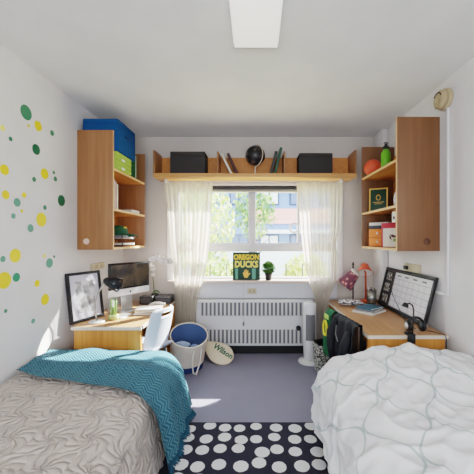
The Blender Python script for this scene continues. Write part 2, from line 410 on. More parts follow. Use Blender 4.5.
pts = [(.137*math.cos(a)*.7, .137*math.cos(a)*-.6, .262+.146*math.sin(a)) for a in [R(-95+k*9) for k in range(20)]]
obj('meridian_ring', G().tube(pts, .007, 8), MATS['globe_stand'], gb)

# ------------------------------------------------------------------ wall cabinets (open shelf units)
def unit(label, wx, sgn, y0, y1, depth, grom):
    """sgn +1: stands out from the left wall, -1: from the right wall"""
    t = thing('wall_shelf_unit', label, 'shelf unit', (wx, y0, 1.43), group='wall shelf units')
    L = y1-y0; X = lambda a: a*sgn
    def bx(x0, x1, *r, **k):
        a, b = sorted((X(x0), X(x1))); return G().box(a, b, *r, **k)
    D = depth
    WC = W_CAB if sgn > 0 else wood('cabinet_oak_shaded', (112, 74, 46), (128, 87, 56), 'Z')  # darker copy of the cabinet oak, paints weaker light on the right unit
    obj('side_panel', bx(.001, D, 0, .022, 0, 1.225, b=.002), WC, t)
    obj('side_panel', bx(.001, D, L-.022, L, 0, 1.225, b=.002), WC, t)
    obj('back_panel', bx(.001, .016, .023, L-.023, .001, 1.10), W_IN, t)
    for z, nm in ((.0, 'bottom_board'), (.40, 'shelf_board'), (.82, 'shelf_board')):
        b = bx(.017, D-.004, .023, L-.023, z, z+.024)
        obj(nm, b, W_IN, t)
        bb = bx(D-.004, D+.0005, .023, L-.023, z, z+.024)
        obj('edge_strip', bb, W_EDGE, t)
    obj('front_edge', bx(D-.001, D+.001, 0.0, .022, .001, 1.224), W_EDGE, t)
    obj('grommet', G().lathe([(0, 0), (.032, 0), (.03, .006), (0, .007)], 20, M=T(X(D*.26 if sgn > 0 else D*.30), -.0005, .085, R(90))), grom, t)
    return t
unit('oak open wall shelf unit on the left wall', XL, 1, 3.067, 3.958, .368, mat('grommet_pink', (226, 200, 186), .5))
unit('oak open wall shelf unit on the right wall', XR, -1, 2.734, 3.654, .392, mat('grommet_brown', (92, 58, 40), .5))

# left unit contents
ZT, ZM, ZB = 1.43+.845, 1.43+.425, 1.43+.025
t, w, d, h, m = fabric_box('bright blue fabric bin on top of the green boxes', -1.79, -1.425, 3.095, 3.545, 2.455, 2.785, (20, 76, 128), 'storage_bin')
obj('handle', G().tube([(w+.002, -.06, .2), (w+.012, -.05, .19), (w+.012, .05, .19), (w+.002, .06, .2)], .007, 6), mat('bin_handle', (10, 50, 100), .8), t)
for k, lb in enumerate(('lower light green box on the left wall unit', 'upper light green box directly under the blue bin')):
    z0 = ZT+k*.0895
    t, w, d, h, m = fabric_box(lb, -1.79, -1.435, 3.10, 3.46, z0, z0+.088, (158, 186, 84), 'gift_box', 'light green boxes')
    obj('label_holder', G().box(w-.001, w+.003, -.07, .0, .01, .032), PAPER, t)
book('dark green folder standing beyond the light green boxes', (-1.63, 3.60, ZT), (.03, .19, .27), (0, 0, R(-90)), (46, 96, 62), None, 'folder')
for k, (c, lb) in enumerate((((232, 226, 222), 'white binder at the near end of left unit middle shelf'), ((214, 178, 168), 'pinkish book second on left unit middle shelf'), ((228, 222, 214), 'cream book third on left unit middle shelf'))):
    book(lb, (-1.475, 3.115+k*.04, ZM), (.034, .2, .31-.02*k), (0, 0, R(90)), c, 'books on the left unit', 'book')
t = thing('paper_stack', 'small stack of grey papers on the left unit middle shelf', 'papers', (-1.56, 3.66, ZM))
for k in range(3): obj('sheet', G().box(-.09, .09, -.12+.01*k, .12, .012*k, .012*k+.011), mat('paper_grey%d' % k, (190+10*k, 186+10*k, 186+8*k), .7), t)
# wire rack, papers, cap
wr = thing('wire_desk_tray', 'black wire letter tray on the left unit bottom shelf', 'tray', (-1.60, 3.50, ZB))
wg = G()
for z in (.012, .085):
    for x in (-.11, .11): wg.tube([(x, -.16, z), (x, .16, z)], .004, 6)
    for y in (-.16, 0, .16): wg.tube([(-.11, y, z), (.11, y, z)], .004, 6)
    for k in range(7): wg.tube([(-.11+.0367*k, -.16, z), (-.11+.0367*k, .16, z)], .002, 5)
obj('wire_grid', wg, BLACK, wr)
for x in (-.11, .11):
    for y in (-.16, .16): obj('post', G().tube([(x, y, 0), (x, y, .15)], .005, 6), BLACK, wr)
t = thing('paper_stack', 'papers and envelopes inside the wire tray', 'papers', (-1.59, 3.50, ZB+.091))
for k in range(4): obj('sheet', G().box(-.085, .10-.008*k, -.13+.02*k, .13-.01*k, .009*k, .009*k+.008, M=T(0, 0, 0, 0, 0, R(3*k-4))), [mat('pap0', (226, 224, 226), .7), mat('pap1', (196, 160, 150), .7), mat('pap2', (150, 178, 206), .7), mat('pap3', (236, 234, 232), .7)][k], t)
t = thing('paper_stack', 'papers flat on the bottom board under the wire tray', 'papers', (-1.59, 3.50, ZB+.018))
obj('sheet', G().box(-.09, .12, -.13, .13, 0, .02), PAPER, t)
cap = thing('cap', 'dark green cap with yellow emblem on the wire tray papers', 'cap', (-1.58, 3.44, ZB+.128))
cap.scale = (1.15, 1.15, 1.1)
CG = mat('cap_green', (34, 84, 58), .8)
obj('crown', G().lathe([(.095, 0), (.095, .03), (.082, .07), (.055, .095), (.015, .105), (0, .105)], 24, cap=(False, False)), CG, cap)
obj('brim', G().grid(lambda u, v: (.07+.11*v*math.cos((u-.5)*2.0)+.02, math.sin((u-.5)*2.4)*(.085+.02*v), .006-.03*v*v+.012*(1-(2*u-1)**2)), 12, 6), CG, cap)
obj('emblem', G().box(.070, .078, -.03, .03, .03, .07, M=T(.014, 0, 0, 0, R(-14))), mat('cap_yellow', (226, 206, 80), .7), cap)

# right unit contents
bl = thing('kickball', 'red orange ball on the top shelf of the right unit', 'ball', (1.37, 3.52, ZT))
obj('shell', G().ball((0, 0, .098), .098, 26, 16), mat('ball_red', (216, 84, 52), .5), bl)
obj('valve', G().lathe([(0, .1955), (.006, .1955), (.005, .198), (0, .198)], 8), BLACK, bl)
wb = thing('water_bottle', 'lime green water bottle with black cap beside the red ball', 'bottle', (1.385, 3.20, ZT))
wb.scale = (.88, .88, .88)
obj('body', G().lathe([(0, 0), (.05, 0), (.055, .006), (.055, .18), (.05, .21), (.034, .235), (.03, .25), (0, .25)], 24), mat('bottle_green', (98, 170, 30), .35), wb)
obj('cap', G().lathe([(.034, .25), (.036, .255), (.036, .285), (.02, .295), (.012, .32), (0, .32)], 20), BLACK, wb)
obj('carry_loop', G().tube([(.0+.022*math.cos(a), 0, .318+.018*math.sin(a)) for a in [PI*k/8 for k in range(9)]], .005, 6), BLACK, wb)
pb = thing('plaque', 'dark green plaque with gold border on the right unit middle shelf', 'plaque', (1.41, 3.46, ZM), (R(-5), 0, R(-28)))
obj('board', G().box(-.10, .10, 0, .02, 0, .275, b=.002), mat('plaque_green', (22, 62, 46), .5), pb)
GOLD = mat('gold', (214, 172, 84), .4, .3)
obj('border', G().box(-.10, .10, -.004, 0, 0, .014).box(-.10, .10, -.004, 0, .261, .275).box(-.10, -.086, -.004, 0, .0141, .2609).box(.086, .10, -.004, 0, .0141, .2609), GOLD, pb)
obj('emblem', G().tube([(.022*math.cos(a), -.003, .165+.03*math.sin(a)) for a in [2*PI*k/20 for k in range(20)]], .0055, 6, closed=True).box(-.06, .06, -.003, 0, .108, .114).box(-.04, .04, -.003, 0, .09, .095), GOLD, pb)
vs = thing('white_vase', 'white vase near the front panel of the right unit middle shelf', 'vase', (1.43, 2.98, ZM))
obj('body', G().lathe([(0, 0), (.04, 0), (.056, .03), (.06, .09), (.05, .14), (.022, .18), (.018, .21), (.024, .225), (.018, .225)], 24, cap=(True, False)), mat('ceramic_white', (226, 224, 228), .25), vs)
dw = thing('drawer_box', 'small orange two drawer chest on the right unit bottom shelf', 'drawer box', (1.475, 3.43, ZB), (0, 0, R(35)))
OR = mat('chest_orange', (224, 128, 54), .5)
obj('case', G().box(-.13, .10, -.12, .12, 0, .2, b=.003), mat('chest_side', (196, 110, 48), .5), dw)
for z in (.008, .104):
    dr = obj('drawer', G().box(-.142, -.1305, -.112, .112, z, z+.088, b=.002), OR, dw)
    obj('knob', G().ball((-.15, 0, z+.045), .014, 12, 8), mat('knob_white', (236, 226, 214), .4), dr)
bx_ = thing('keepsake_box', 'flat dark box resting on the orange drawer chest', 'box', (1.475, 3.43, ZB+.201), (0, 0, R(35)))
obj('base', G().box(-.135, .09, -.125, .115, 0, .035, b=.002), mat('dark_teal', (50, 60, 72), .5), bx_)
obj('lid', G().box(-.135, .09, -.125, .115, .0355, .07, b=.002), mat('lid_pale', (206, 206, 202), .5), bx_)
# the photo box lies on the dark box lid
rb = thing('gift_bag', 'red trimmed box with leaf picture on the right unit bottom shelf', 'box', (1.45, 3.05, ZB), (0, 0, R(30)))
obj('body', G().box(-.085, .14, -.10, .14, 0, .25, b=.002), mat('bag_red', (176, 26, 48), .5), rb)
obj('front_panel', G().box(-.088, -.0855, -.098, .118, .004, .195), mat('bag_front', (214, 204, 192), .6), rb)
lg = G()
for (cy, cz, a, s) in ((.0, .115, .4, .04), (-.04, .12, -.5, .035), (.03, .10, 1.2, .03)):
    lg.add([(-.0895, cy-s*math.cos(a), cz-s*math.sin(a)), (-.0895, cy-.4*s*math.sin(a), cz+.4*s*math.cos(a)), (-.0895, cy+s*math.cos(a), cz+s*math.sin(a)), (-.0895, cy+.4*s*math.sin(a), cz-.4*s*math.cos(a))], [(0, 1, 2, 3)], 0)
lg.box(-.0897, -.0892, -.05, .0, .06, .09, mi=1)
obj('leaf_picture', lg, [mat('leaf_brown', (84, 40, 30), .6), mat('leaf_olive', (120, 150, 80), .6)], rb)
ct = thing('white_carton', 'small white carton standing on the red trimmed box', 'carton', (1.42, 2.98, ZB+.2505))
obj('body', G().box(-.05, .06, -.045, .045, 0, .11, b=.002), PAPER, ct)
obj('print', G().box(-.0508, -.0502, -.02, .02, .03, .06), DKGREY, ct)

# ------------------------------------------------------------------ desks
def desk(label, loc, L, D, sgn, h):
    """long axis +y, wall side x=0, front at x = sgn*D"""
    t = thing('desk', label, 'desk', loc, group='oak desks')
    def bx(x0, x1, *r, **k):
        a, b = sorted((x0*sgn, x1*sgn)); return G().box(a, b, *r, **k)
    obj('desk_top', bx(0, D, 0, L, h-.03, h, b=.003), W_DESK, t)
    obj('edge_band', bx(-.001, D+.002, -.004, -.0005, h-.031, h-.001), mat('edge_band_pale', (206, 198, 186), .4), t)
    obj('edge_band', bx(D+.0005, D+.004, -.004, L, h-.031, h-.001), MATS['edge_band_pale'], t)
    obj('side_panel', bx(.02, D-.03, .01, .04, .001, h-.031), W_DPAN, t)
    obj('side_panel', bx(.02, D-.03, L-.04, L-.01, .001, h-.031), W_DPAN, t)
    obj('back_panel', bx(.005, .02, .05, L-.05, .25, h-.031), W_DPAN, t)
    obj('front_leg', bx(D-.03, D-.005, .008, .045, .001, h-.031), W_DPAN, t)
    obj('front_leg', bx(D-.03, D-.005, L-.045, L-.008, .001, h-.031), W_DPAN, t)
    return t
DZ = .72
ld = desk('oak desk along the left wall with computer and framed print', (-1.725, 2.80, 0), 1.20, .65, 1, DZ)
rd = desk('oak desk along the right wall with a leaning calendar board', (1.635, 2.555, 0), 1.49, .68, -1, DZ)

# framed print, left desk
fp = thing('framed_print', 'black framed black and white print leaning on the left desk', 'picture frame', (-1.68, 3.02, DZ+.004), (0, 0, R(70)))
fp.rotation_euler = Euler((R(-8), 0, R(70)))
def frame_bars(w, h, b, d):
    return G().box(-w/2, w/2, 0, d, 0, b, b=.003).box(-w/2, w/2, 0, d, h-b, h, b=.003).box(-w/2, -w/2+b, 0, d, b, h-b, b=.003).box(w/2-b, w/2, 0, d, b, h-b, b=.003)
obj('frame', frame_bars(.385, .49, .028, .03), BLACKF, fp)
obj('mat_board', G().box(-.165, .165, .012, .016, .028, .462), mat('mat_lilac', (206, 206, 220), .6), fp)
g = NG('print_photo'); v, x, y, z = g.obj(); n = g.noise(v, 9, 5); g.col(g.mix(g.step(n, .38, .62), rgb(120, 122, 128), rgb(224, 224, 228))); g.rough(.4)
obj('photo', G().box(-.105, .105, .0105, .0118, .26, .40), g.m, fp)
obj('photo', G().box(-.105, .105, .0105, .0118, .09, .245), g.m, fp)

# computer
im = thing('desktop_computer', 'all in one silver computer with dark screen on the left desk', 'computer', (-1.43, 3.41, DZ), (0, 0, R(57)))
obj('stand', G().box(-.09, .09, -.05, .10, .001, .009, b=.003).box(-.07, .07, .055, .065, .012, .32, M=T(0, 0, .008, R(-4)), b=.002), mat('aluminium', (206, 208, 212), .3, .7), im)
obj('screen_bezel', G().box(-.255, .255, -.004, .02, .265, .555, b=.004), mat('screen_black', (26, 25, 28), .12, spec=.6), im)
obj('chin', G().box(-.255, .255, -.004, .02, .19, .264, b=.004), mat('chin_silver', (224, 226, 230), .35, .2), im)
obj('back_shell', G().grid(lambda u, v: (-.25+.5*u, .02+.035*math.sin(PI*u)*math.sin(PI*v), .195+.355*v), 12, 8), MATS['aluminium'], im)
g = NG('screen_glow'); v, x, y, z = g.obj(); n = g.noise(v, 6, 2); g.col(g.mix(g.step(n, .4, .6), rgb(34, 33, 34), rgb(74, 64, 52))); g.rough(.15); g.p.inputs['Emission Color'].default_value = rgb(90, 84, 80); g.p.inputs['Emission Strength'].default_value = .08
obj('display', G().box(-.235, .235, -.0062, -.0045, .285, .535), g.m, im)
obj('emblem', G().ball((0, -.0055, .226), .011, 12, 8, sc=(1, .15, 1)), BLACK, im)
sp = thing('black_speaker', 'small black box on the desk behind the computer screen', 'speaker', (-1.365, 3.80, DZ+.001))
obj('body', G().box(-.09, .07, -.06, .06, 0, .10, b=.008), BLACK, sp); obj('grille', G().box(-.07, .05, -.063, -.0605, .015, .085), DKGREY, sp)
rt = thing('printer', 'flat dark grey box on the far end of the left desk', 'printer', (-1.17, 3.88, DZ+.001))
obj('body', G().box(-.105, .09, -.10, .10, 0, .065, b=.006), mat('printer_grey', (74, 72, 76), .5), rt)
obj('lid', G().box(-.105, .09, -.10, .10, .066, .09, b=.006), mat('printer_lid', (92, 90, 94), .5), rt)
# desk lamp
dl = thing('desk_lamp', 'chrome desk lamp with black head on the left desk', 'lamp', (-1.565, 2.95, DZ+.001))
obj('base', G().lathe([(0, 0), (.075, 0), (.075, .012), (.03, .02), (0, .022)], 28), mat('lamp_base', (226, 226, 226), .3, .3), dl)
obj('stem', G().tube([(0, 0, .02), (-.02, .0, .12), (-.02, 0, .2), (.02, 0, .3), (.07, 0, .385), (.085, 0, .40)], .008, 8), CHROME, dl)
hd = obj('lamp_shade', G().lathe([(.018, 0), (.034, .015), (.058, .08), (.072, .16), (.068, .16), (.053, .08), (.02, .02)], 24, M=T(.07, 0, .415, 0, R(108)), cap=(True, False)), mat('lamp_black', (44, 46, 50), .25, .4), dl)
obj('bulb', G().ball((.15, 0, .39), .025), mat('bulb_white', (240, 240, 236), .3), hd)
# jar with plant
jm = bpy.data.materials.new('jar_glass'); jm.use_nodes = True; nt = jm.node_tree; nt.nodes.clear()
o_ = nt.nodes.new('ShaderNodeOutputMaterial'); mx = nt.nodes.new('ShaderNodeMixShader'); tr = nt.nodes.new('ShaderNodeBsdfTransparent'); gl = nt.nodes.new('ShaderNodeBsdfGlossy')
gl.inputs['Roughness'].default_value = .05; mx.inputs[0].default_value = .16; tr.inputs[0].default_value = (.9, .95, .9, 1)
nt.links.new(tr.outputs[0], mx.inputs[1]); nt.links.new(gl.outputs[0], mx.inputs[2]); nt.links.new(mx.outputs[0], o_.inputs[0])
jr = thing('bamboo_jar', 'glass jar of green stems on the left desk beside the lamp', 'plant', (-1.452, 3.06, DZ+.001))
obj('glass', G().lathe([(0, 0), (.048, 0), (.052, .01), (.052, .17), (.04, .20), (.042, .225)], 24, cap=(True, False)), jm, jr)
st = G(); q = random.Random(4)
for k in range(9):
    a = q.random()*6.28; r = q.random()*.03
    st.tube([(r*math.cos(a), r*math.sin(a), .01), (r*1.1*math.cos(a+.3), r*1.1*math.sin(a+.3), .15+.06*q.random())], .008, 6)
obj('stems', st, mat('stem_green', (112, 150, 48), .5), jr)
obj('water', G().lathe([(0, .004), (.046, .004), (.049, .012), (.049, .05), (0, .05)], 20), mat('water_green', (176, 190, 120), .2), jr)
# orchid
oc = thing('orchid', 'white orchid arching behind the computer in a dark pot', 'plant', (-1.33, 3.945, DZ+.001))
obj('pot', G().lathe([(0, 0), (.04, 0), (.05, .1), (.046, .1), (.04, .02)], 20, cap=(True, False)), DKGREY, oc)
obj('stem', G().tube([(0, 0, .05), (-.02, -.01, .3), (-.04, -.03, .48), (.02, -.05, .57), (.14, -.06, .54), (.22, -.06, .53)], .005, 6), mat('orchid_stem', (120, 130, 80), .6), oc)
PET = mat('petal_white', (240, 236, 236), .5)
for (x, z, s) in ((-.05, .50, .05), (-.02, .55, .05), (.05, .58, .05), (.115, .545, .055), (.175, .53, .055), (.225, .53, .045), (.0, .44, .045), (.005, .36, .03)):
    fg = G()
    for k in range(5):
        a = k*2*PI/5+x*9
        fg.grid(lambda u, v, a=a: (x+s*u*math.cos(a)+s*.45*(v-.5)*2*math.sin(PI*u)*-math.sin(a), -.07-.02*math.sin(PI*u), z+s*u*math.sin(a)+s*.45*(v-.5)*2*math.sin(PI*u)*math.cos(a)), 5, 2)
    obj('flower', fg, PET, oc)
obj('leaf', G().grid(lambda u, v: (-.03+.14*u, -.05-.02*u, .1+.05*math.sin(PI*u)+.02*(v-.5)*math.sin(PI*u)), 8, 2), mat('orchid_leaf', (70, 104, 58), .5), oc)
# books + papers on left desk
def flat_book(label, loc, rz, w, d, h, c, grp, name='notebook'):
    t = thing(name, label, 'notebook', loc, (0, 0, rz), grp)
    obj('cover', G().box(-w/2, w/2, -d/2, d/2, 0, .003).box(-w/2, w/2, -d/2, d/2, h-.003, h).box(-w/2, -w/2+.003, -d/2, d/2, .003, h-.003), mat('cover_%d_%d_%d' % c, c, .5), t)
    obj('page_block', G().box(-w/2+.003, w/2-.004, -d/2+.004, d/2-.004, .003, h-.003), PAPER, t)
    return t
z = DZ+.001
for k, (c, h, w, d, a, lb) in enumerate((((92, 72, 58), .022, .30, .2, 8, 'dark brown notebook at the bottom of the left desk stack'), ((196, 166, 120), .02, .28, .19, 14, 'tan notebook in the middle of the left desk stack'), ((206, 200, 196), .016, .26, .18, 5, 'pale grey notebook on top of the left desk stack'))):
    flat_book(lb, (-1.185, 3.33, z), R(a), w, d, h, c, 'notebooks on the left desk'); z += h+.001
tag(obj('paper_sheet', G().grid(lambda u, v: (-1.49+.17*u, 3.10+.20*v, DZ+.003+.004*math.sin(u*5)), 6, 6), PAPER), 'loose white paper on the left desk in front of computer', 'paper')
tis = thing('tissue_pack', 'crumpled white tissues beyond the notebooks on the left desk', 'tissues', (-1.19, 3.63, DZ+.001))
obj('pack', G().box(-.10, .08, -.07, .07, 0, .04, b=.015), mat('pack_pale', (226, 218, 212), .6), tis)
obj('tissue', G().grid(lambda u, v: (-.07+.12*u, -.05+.10*v, .042+.05*abs(noise.noise((u*4, v*4, 2.2)))*4*u*(1-u)*4*v*(1-v)+.003), 12, 12), mat('tissue_white', (244, 242, 240), .8), tis)

# wall outlets
o1 = thing('outlet_box', 'beige outlet box on the left wall above the framed print', 'outlet', (XL+.001, 3.44, 1.195))
obj('plate', G().box(0, .03, -.13, .13, 0, .07, b=.005), BEIGE, o1); obj('socket', G().box(.03, .033, -.08, -.03, .015, .055).box(.03, .033, .03, .08, .015, .055), MATS['beige_dark'], o1)
o2 = thing('outlet_box', 'beige outlet box on the right wall behind the calendar board', 'outlet', (XR-.001, 3.20, 1.19))
obj('plate', G().box(-.03, 0, -.16, .12, 0, .085, b=.005), BEIGE, o2); obj('plug', G().box(-.06, -.0305, .04, .10, .02, .06, b=.004), BLACK, o2)

# ------------------------------------------------------------------ white chair at left desk
ch = thing('desk_chair', 'white plastic shell chair pushed in at the left desk', 'chair', (-1.16, 3.13, 0), (0, 0, R(-20)))
PL = mat('chair_shell', (206, 214, 228), .35)
def shell(u, v):   # v: 0 bottom .. 1 top of the backrest; u across
    a = (u-.5)*2
    half = .20*(1-.18*v**3) if v < .9 else .20*(1-.18*v**3)*math.sqrt(max(.3, 1-((v-.9)/.14)**2))
    return (.20+.10*v-.06*a*a, a*half, .44+.41*v)
vs_, nu, nv = [], 22, 20
bk = G()
for s in (0, .012):
    for i in range(nu+1):
        for j in range(nv+1):
            p = shell(i/nu, j/nv); bk.v.append(Vector((p[0]-s, p[1], p[2])))
def solid(i, j):
    u, v = (i+.5)/nu, (j+.5)/nv
    return not (.25 < u < .75 and .78 < v < .90)
N = (nu+1)*(nv+1); idx = lambda i, j, l: l*N+i*(nv+1)+j
for i in range(nu):
    for j in range(nv):
        if solid(i, j):
            for l in (0, 1): bk.f.append([idx(i, j, l), idx(i+1, j, l), idx(i+1, j+1, l), idx(i, j+1, l)]); bk.mi.append(0); bk.sm.append(True)
        for (di, dj, a, b) in ((-1, 0, (i, j), (i, j+1)), (1, 0, (i+1, j), (i+1, j+1)), (0, -1, (i, j), (i+1, j)), (0, 1, (i, j+1), (i+1, j+1))):
            ii, jj = i+di, j+dj
            out = not (0 <= ii < nu and 0 <= jj < nv) or not solid(ii, jj)
            if solid(i, j) and out:
                bk.f.append([idx(*a, 0), idx(*b, 0), idx(*b, 1), idx(*a, 1)]); bk.mi.append(0); bk.sm.append(False)
obj('backrest', bk, PL, ch)
obj('seat', G().grid(lambda u, v: (-.22+.43*u, -.20+.40*v, .44-.03*math.sin(PI*v)*math.sin(PI*u)), 14, 14).grid(lambda u, v: (-.22+.43*u, -.20+.40*v, .425-.03*math.sin(PI*v)*math.sin(PI*u)), 14, 14), PL, ch)
for x, y in ((-.18, -.17), (-.18, .17), (.18, -.17), (.18, .17)):
    obj('leg', G().tube([(x*.8, y*.8, .42), (x*1.05, y*1.1, .0)], .012, 8), CHROME, ch)

# ------------------------------------------------------------------ right desk items
# calendar board
cb = thing('calendar_board', 'black framed calendar board with three photos leaning on right wall', 'calendar', (1.535, 3.268, DZ+.0085))
cb.rotation_euler = Euler((R(-14), 0, R(-90)))
BW, BH = 1.045, .475          # local x runs from far end (-) to near end (+)
obj('frame', frame_bars(BW, BH, .03, .025), BLACKF, cb)
obj('backing', G().box(-BW/2+.03, BW/2-.03, .012, .022, .03, BH-.03), BLACKF, cb)
for k, z in enumerate((.055, .19, .325)):
    g = NG('photo_grey%d' % k); v, x_, y_, z_ = g.obj(); n = g.noise(v, 26+k*7, 3)
    g.col(g.mix(g.step(n, .42, .58), rgb(54, 52, 50), rgb(176, 172, 166))); g.rough(.4)
    obj('photo', G().box(-.468, -.328, .008, .0119, z, z+.095), g.m, cb)
g = NG('calendar_sheet'); v, x_, y_, z_ = g.obj()
gx = g.f('PINGPONG', g.f('ADD', x_, .24), .0518); gz = g.f('PINGPONG', g.f('ADD', z_, -.045), .032)
ln = g.f('MINIMUM', g.step(gx, .001, .004), g.step(gz, .001, .004))
inr = g.f('LESS_THAN', z_, .37)
n = g.noise(v, 90, 2); scrib = g.f('MULTIPLY', g.step(n, .60, .66), .45)
base = g.mix(g.f('MULTIPLY', g.f('SUBTRACT', 1, ln), inr), rgb(222, 223, 230), rgb(158, 160, 176))
g.col(g.mix(scrib, base, rgb(120, 124, 150))); g.rough(.25)
obj('calendar_sheet', G().box(-.255, .478, .008, .0119, .04, BH-.04), g.m, cb)
for k in range(4): obj('heading_mark', G().box(-.20+.17*k, -.12+.17*k, .0065, .0079, .395, .410), mat('ink_grey', (96, 96, 104), .6), cb)
# red orange desk lamp
rl = thing('desk_lamp', 'red orange desk lamp in the far corner of the right desk', 'lamp', (1.445, 3.95, DZ+.001))
RO = mat('lamp_red', (204, 86, 58), .4)
obj('base', G().lathe([(0, 0), (.07, 0), (.065, .02), (.02, .03), (0, .03)], 24), RO, rl)
obj('post', G().tube([(0, 0, .02), (0, 0, .37), (-.02, -.02, .40)], .012, 8), RO, rl)
sh = obj('lamp_shade', G().lathe([(.03, .125), (.045, .12), (.055, .085), (.06, .08), (.075, .05), (.108, 0), (.104, .0), (.07, .05), (.05, .085), (.03, .115)], 28, M=T(-.02, -.03, .375, R(-30), R(10)), cap=(True, False)), [RO], rl)
obj('shade_lining', G().lathe([(.101, .0), (.067, .049), (.047, .083)], 28, M=T(-.02, -.03, .376, R(-30), R(10)), cap=(False, False)), mat('lining_white', (226, 222, 218), .4), sh)
# patterned lamp
pl_ = thing('table_lamp', 'black stemmed lamp with pink patterned tilted shade on right desk', 'lamp', (1.262, 3.90, DZ+.001))
obj('base', G().lathe([(0, 0), (.05, 0), (.045, .02), (.012, .03), (0, .03)], 20), BLACK, pl_)
obj('stem', G().tube([(0, 0, .02), (0, 0, .45)], .009, 8), BLACK, pl_)
obj('finial', G().lathe([(.008, .44), (.014, .455), (.008, .475), (.016, .485), (.006, .52), (0, .52)], 12), BLACK, pl_)
g = NG('shade_plaid'); v, x_, y_, z_ = g.obj(); vo = g.n('ShaderNodeTexVoronoi'); g.l(v, vo.inputs['Vector']); vo.inputs['Scale'].default_value = 22
n = g.noise(v, 30, 3)
g.col(g.mix(g.step(vo.outputs['Distance'], .25, .5), g.mix(g.step(n, .45, .55), rgb(178, 70, 72), rgb(222, 168, 164)), rgb(116, 70, 88))); g.rough(.8)
obj('lamp_shade', G().lathe([(.095, -.10), (.092, -.095), (.05, .10), (.047, .10)], 26, M=T(-.045, -.03, .31, R(10), R(38)) @ Matrix.Scale(1.15, 4), cap=(False, False)), g.m, pl_)
obj('shade_trim', G().lathe([(.056, .07), (.0535, .1005), (.047, .1005)], 26, M=T(-.045, -.03, .31, R(10), R(38)) @ Matrix.Scale(1.15, 4), cap=(False, True)), mat('trim_cream', (220, 210, 196), .7), pl_)
# pouch
po = thing('pencil_pouch', 'white and black patterned zip pouch on the right desk', 'pouch', (1.165, 3.70, DZ+.001), (0, 0, R(-8)))
g = NG('pouch_print'); v, x_, y_, z_ = g.obj(); n = g.noise(v, 34, 2); g.col(g.mix(g.step(n, .5, .56), rgb(222, 222, 226), rgb(60, 62, 72))); g.rough(.7)
def pil(u, v, s):
    a, b = 2*u-1, 2*v-1
    return (.15*a, .075*b, .038+s*.034*(1-a**4)*(1-b**4))
obj('cloth', G().grid(lambda u, v: pil(u, v, 1), 14, 10).grid(lambda u, v: pil(u, v, -1), 14, 10), g.m, po)
obj('zip', G().tube([(-.145, -.076, .038), (.145, -.076, .038)], .004, 6), BLACK, po)
# cup
cu = thing('pencil_cup', 'silver metal pencil cup with pens on the right desk', 'cup', (1.425, 3.70, DZ+.001))
obj('cup_body', G().lathe([(0, 0), (.05, 0), (.058, .19), (.054, .19), (.047, .01)], 26, cap=(True, False)), mat('brushed_steel', (150, 150, 146), .3, .8), cu)
for k in range(5):
    a = k*1.3; obj('pen', G().tube([(.02*math.cos(a), .02*math.sin(a), .012), (.04*math.cos(a), .04*math.sin(a), .205+.012*(k % 3))], .0045, 6), [BLACK, mat('pen_blue', (50, 70, 130), .4), PAPER, mat('pen_green', (60, 90, 70), .4), DKGREY][k], cu)
z = DZ+.001
for k, (c, h, w, d, a, lb) in enumerate((((206, 204, 200), .02, .30, .24, 40, 'pale notebook at the bottom of the right desk stack'), ((120, 124, 128), .018, .27, .21, 48, 'grey notebook in the middle of the right desk stack'), ((58, 104, 128), .014, .25, .19, 36, 'teal blue notebook on top of the right desk stack'))):
    flat_book(lb, (1.275+.01*k, 3.38+.015*k, z), R(a), w, d, h, c, 'notebooks on the right desk'); z += h+.001
# gooseneck
gn = thing('clip_lamp', 'black gooseneck clip light clamped to the right desk near edge', 'lamp', (1.31, 2.551, DZ))
obj('clamp', G().box(-.03, .03, -.012, .05, .001, .02, b=.003).box(-.03, .03, -.035, -.0125, -.06, .02, b=.003).tube([(0, -.02, -.02), (0, -.02, -.075)], .012, 8), BLACK, gn)
obj('gooseneck', G().tube([(.02, 0, .015), (.025, 0, .09), (.03, 0, .17), (.03, 0, .22), (.015, -.005, .26), (-.01, -.01, .275), (-.035, -.01, .27)], .006, 8), BLACK, gn)
obj('lamp_head', G().lathe([(0, -.02), (.016, -.018), (.024, .0), (.026, .018), (0, .02)], 16, M=T(-.045, -.012, .262, 0, R(200))), BLACK, gn)
hp = thing('headphones', 'black headphones with silver ear cups at right desk near edge', 'headphones', (1.415, 2.66, DZ+.001))
hb = [(.07*math.cos(a), .0, .055+.068*math.sin(a)) for a in [PI*k/14 for k in range(15)]]
obj('headband', G().tube(hb, .012, 8), BLACK, hp)
for s in (-1, 1):
    e = obj('ear_cup', G().lathe([(0, 0), (.045, 0), (.05, .012), (.045, .03), (0, .034)], 22, M=T(s*.045, 0, .0505, 0, s*R(90))), BLACK, hp)
    obj('cap', G().lathe([(0, .034), (.03, .034), (.026, .043), (0, .044)], 18, M=T(s*.046, 0, .0505, 0, s*R(90))), mat('silver_cap', (206, 204, 200), .3, .4), e)
cb_ = obj('cable', G().tube([(1.612, 3.60, 1.12), (1.585, 3.54, 1.00), (1.558, 3.42, .90), (1.525, 3.20, .80), (1.50, 3.06, .745), (1.46, 2.92, .727), (1.44, 2.8, .727), (1.45, 2.72, .727)], .0035, 6), BLACK)
tag(cb_, 'thin black cable running down the front of calendar board', 'cable')
cb2 = obj('cable', G().tube([(1.50, 2.70, .727), (1.56, 2.62, .727), (1.60, 2.541, .729), (1.61, 2.538, .70), (1.612, 2.538, .45)], .0035, 6), BLACK)
tag(cb2, 'thin black cable trailing off the right desk near corner', 'cable')

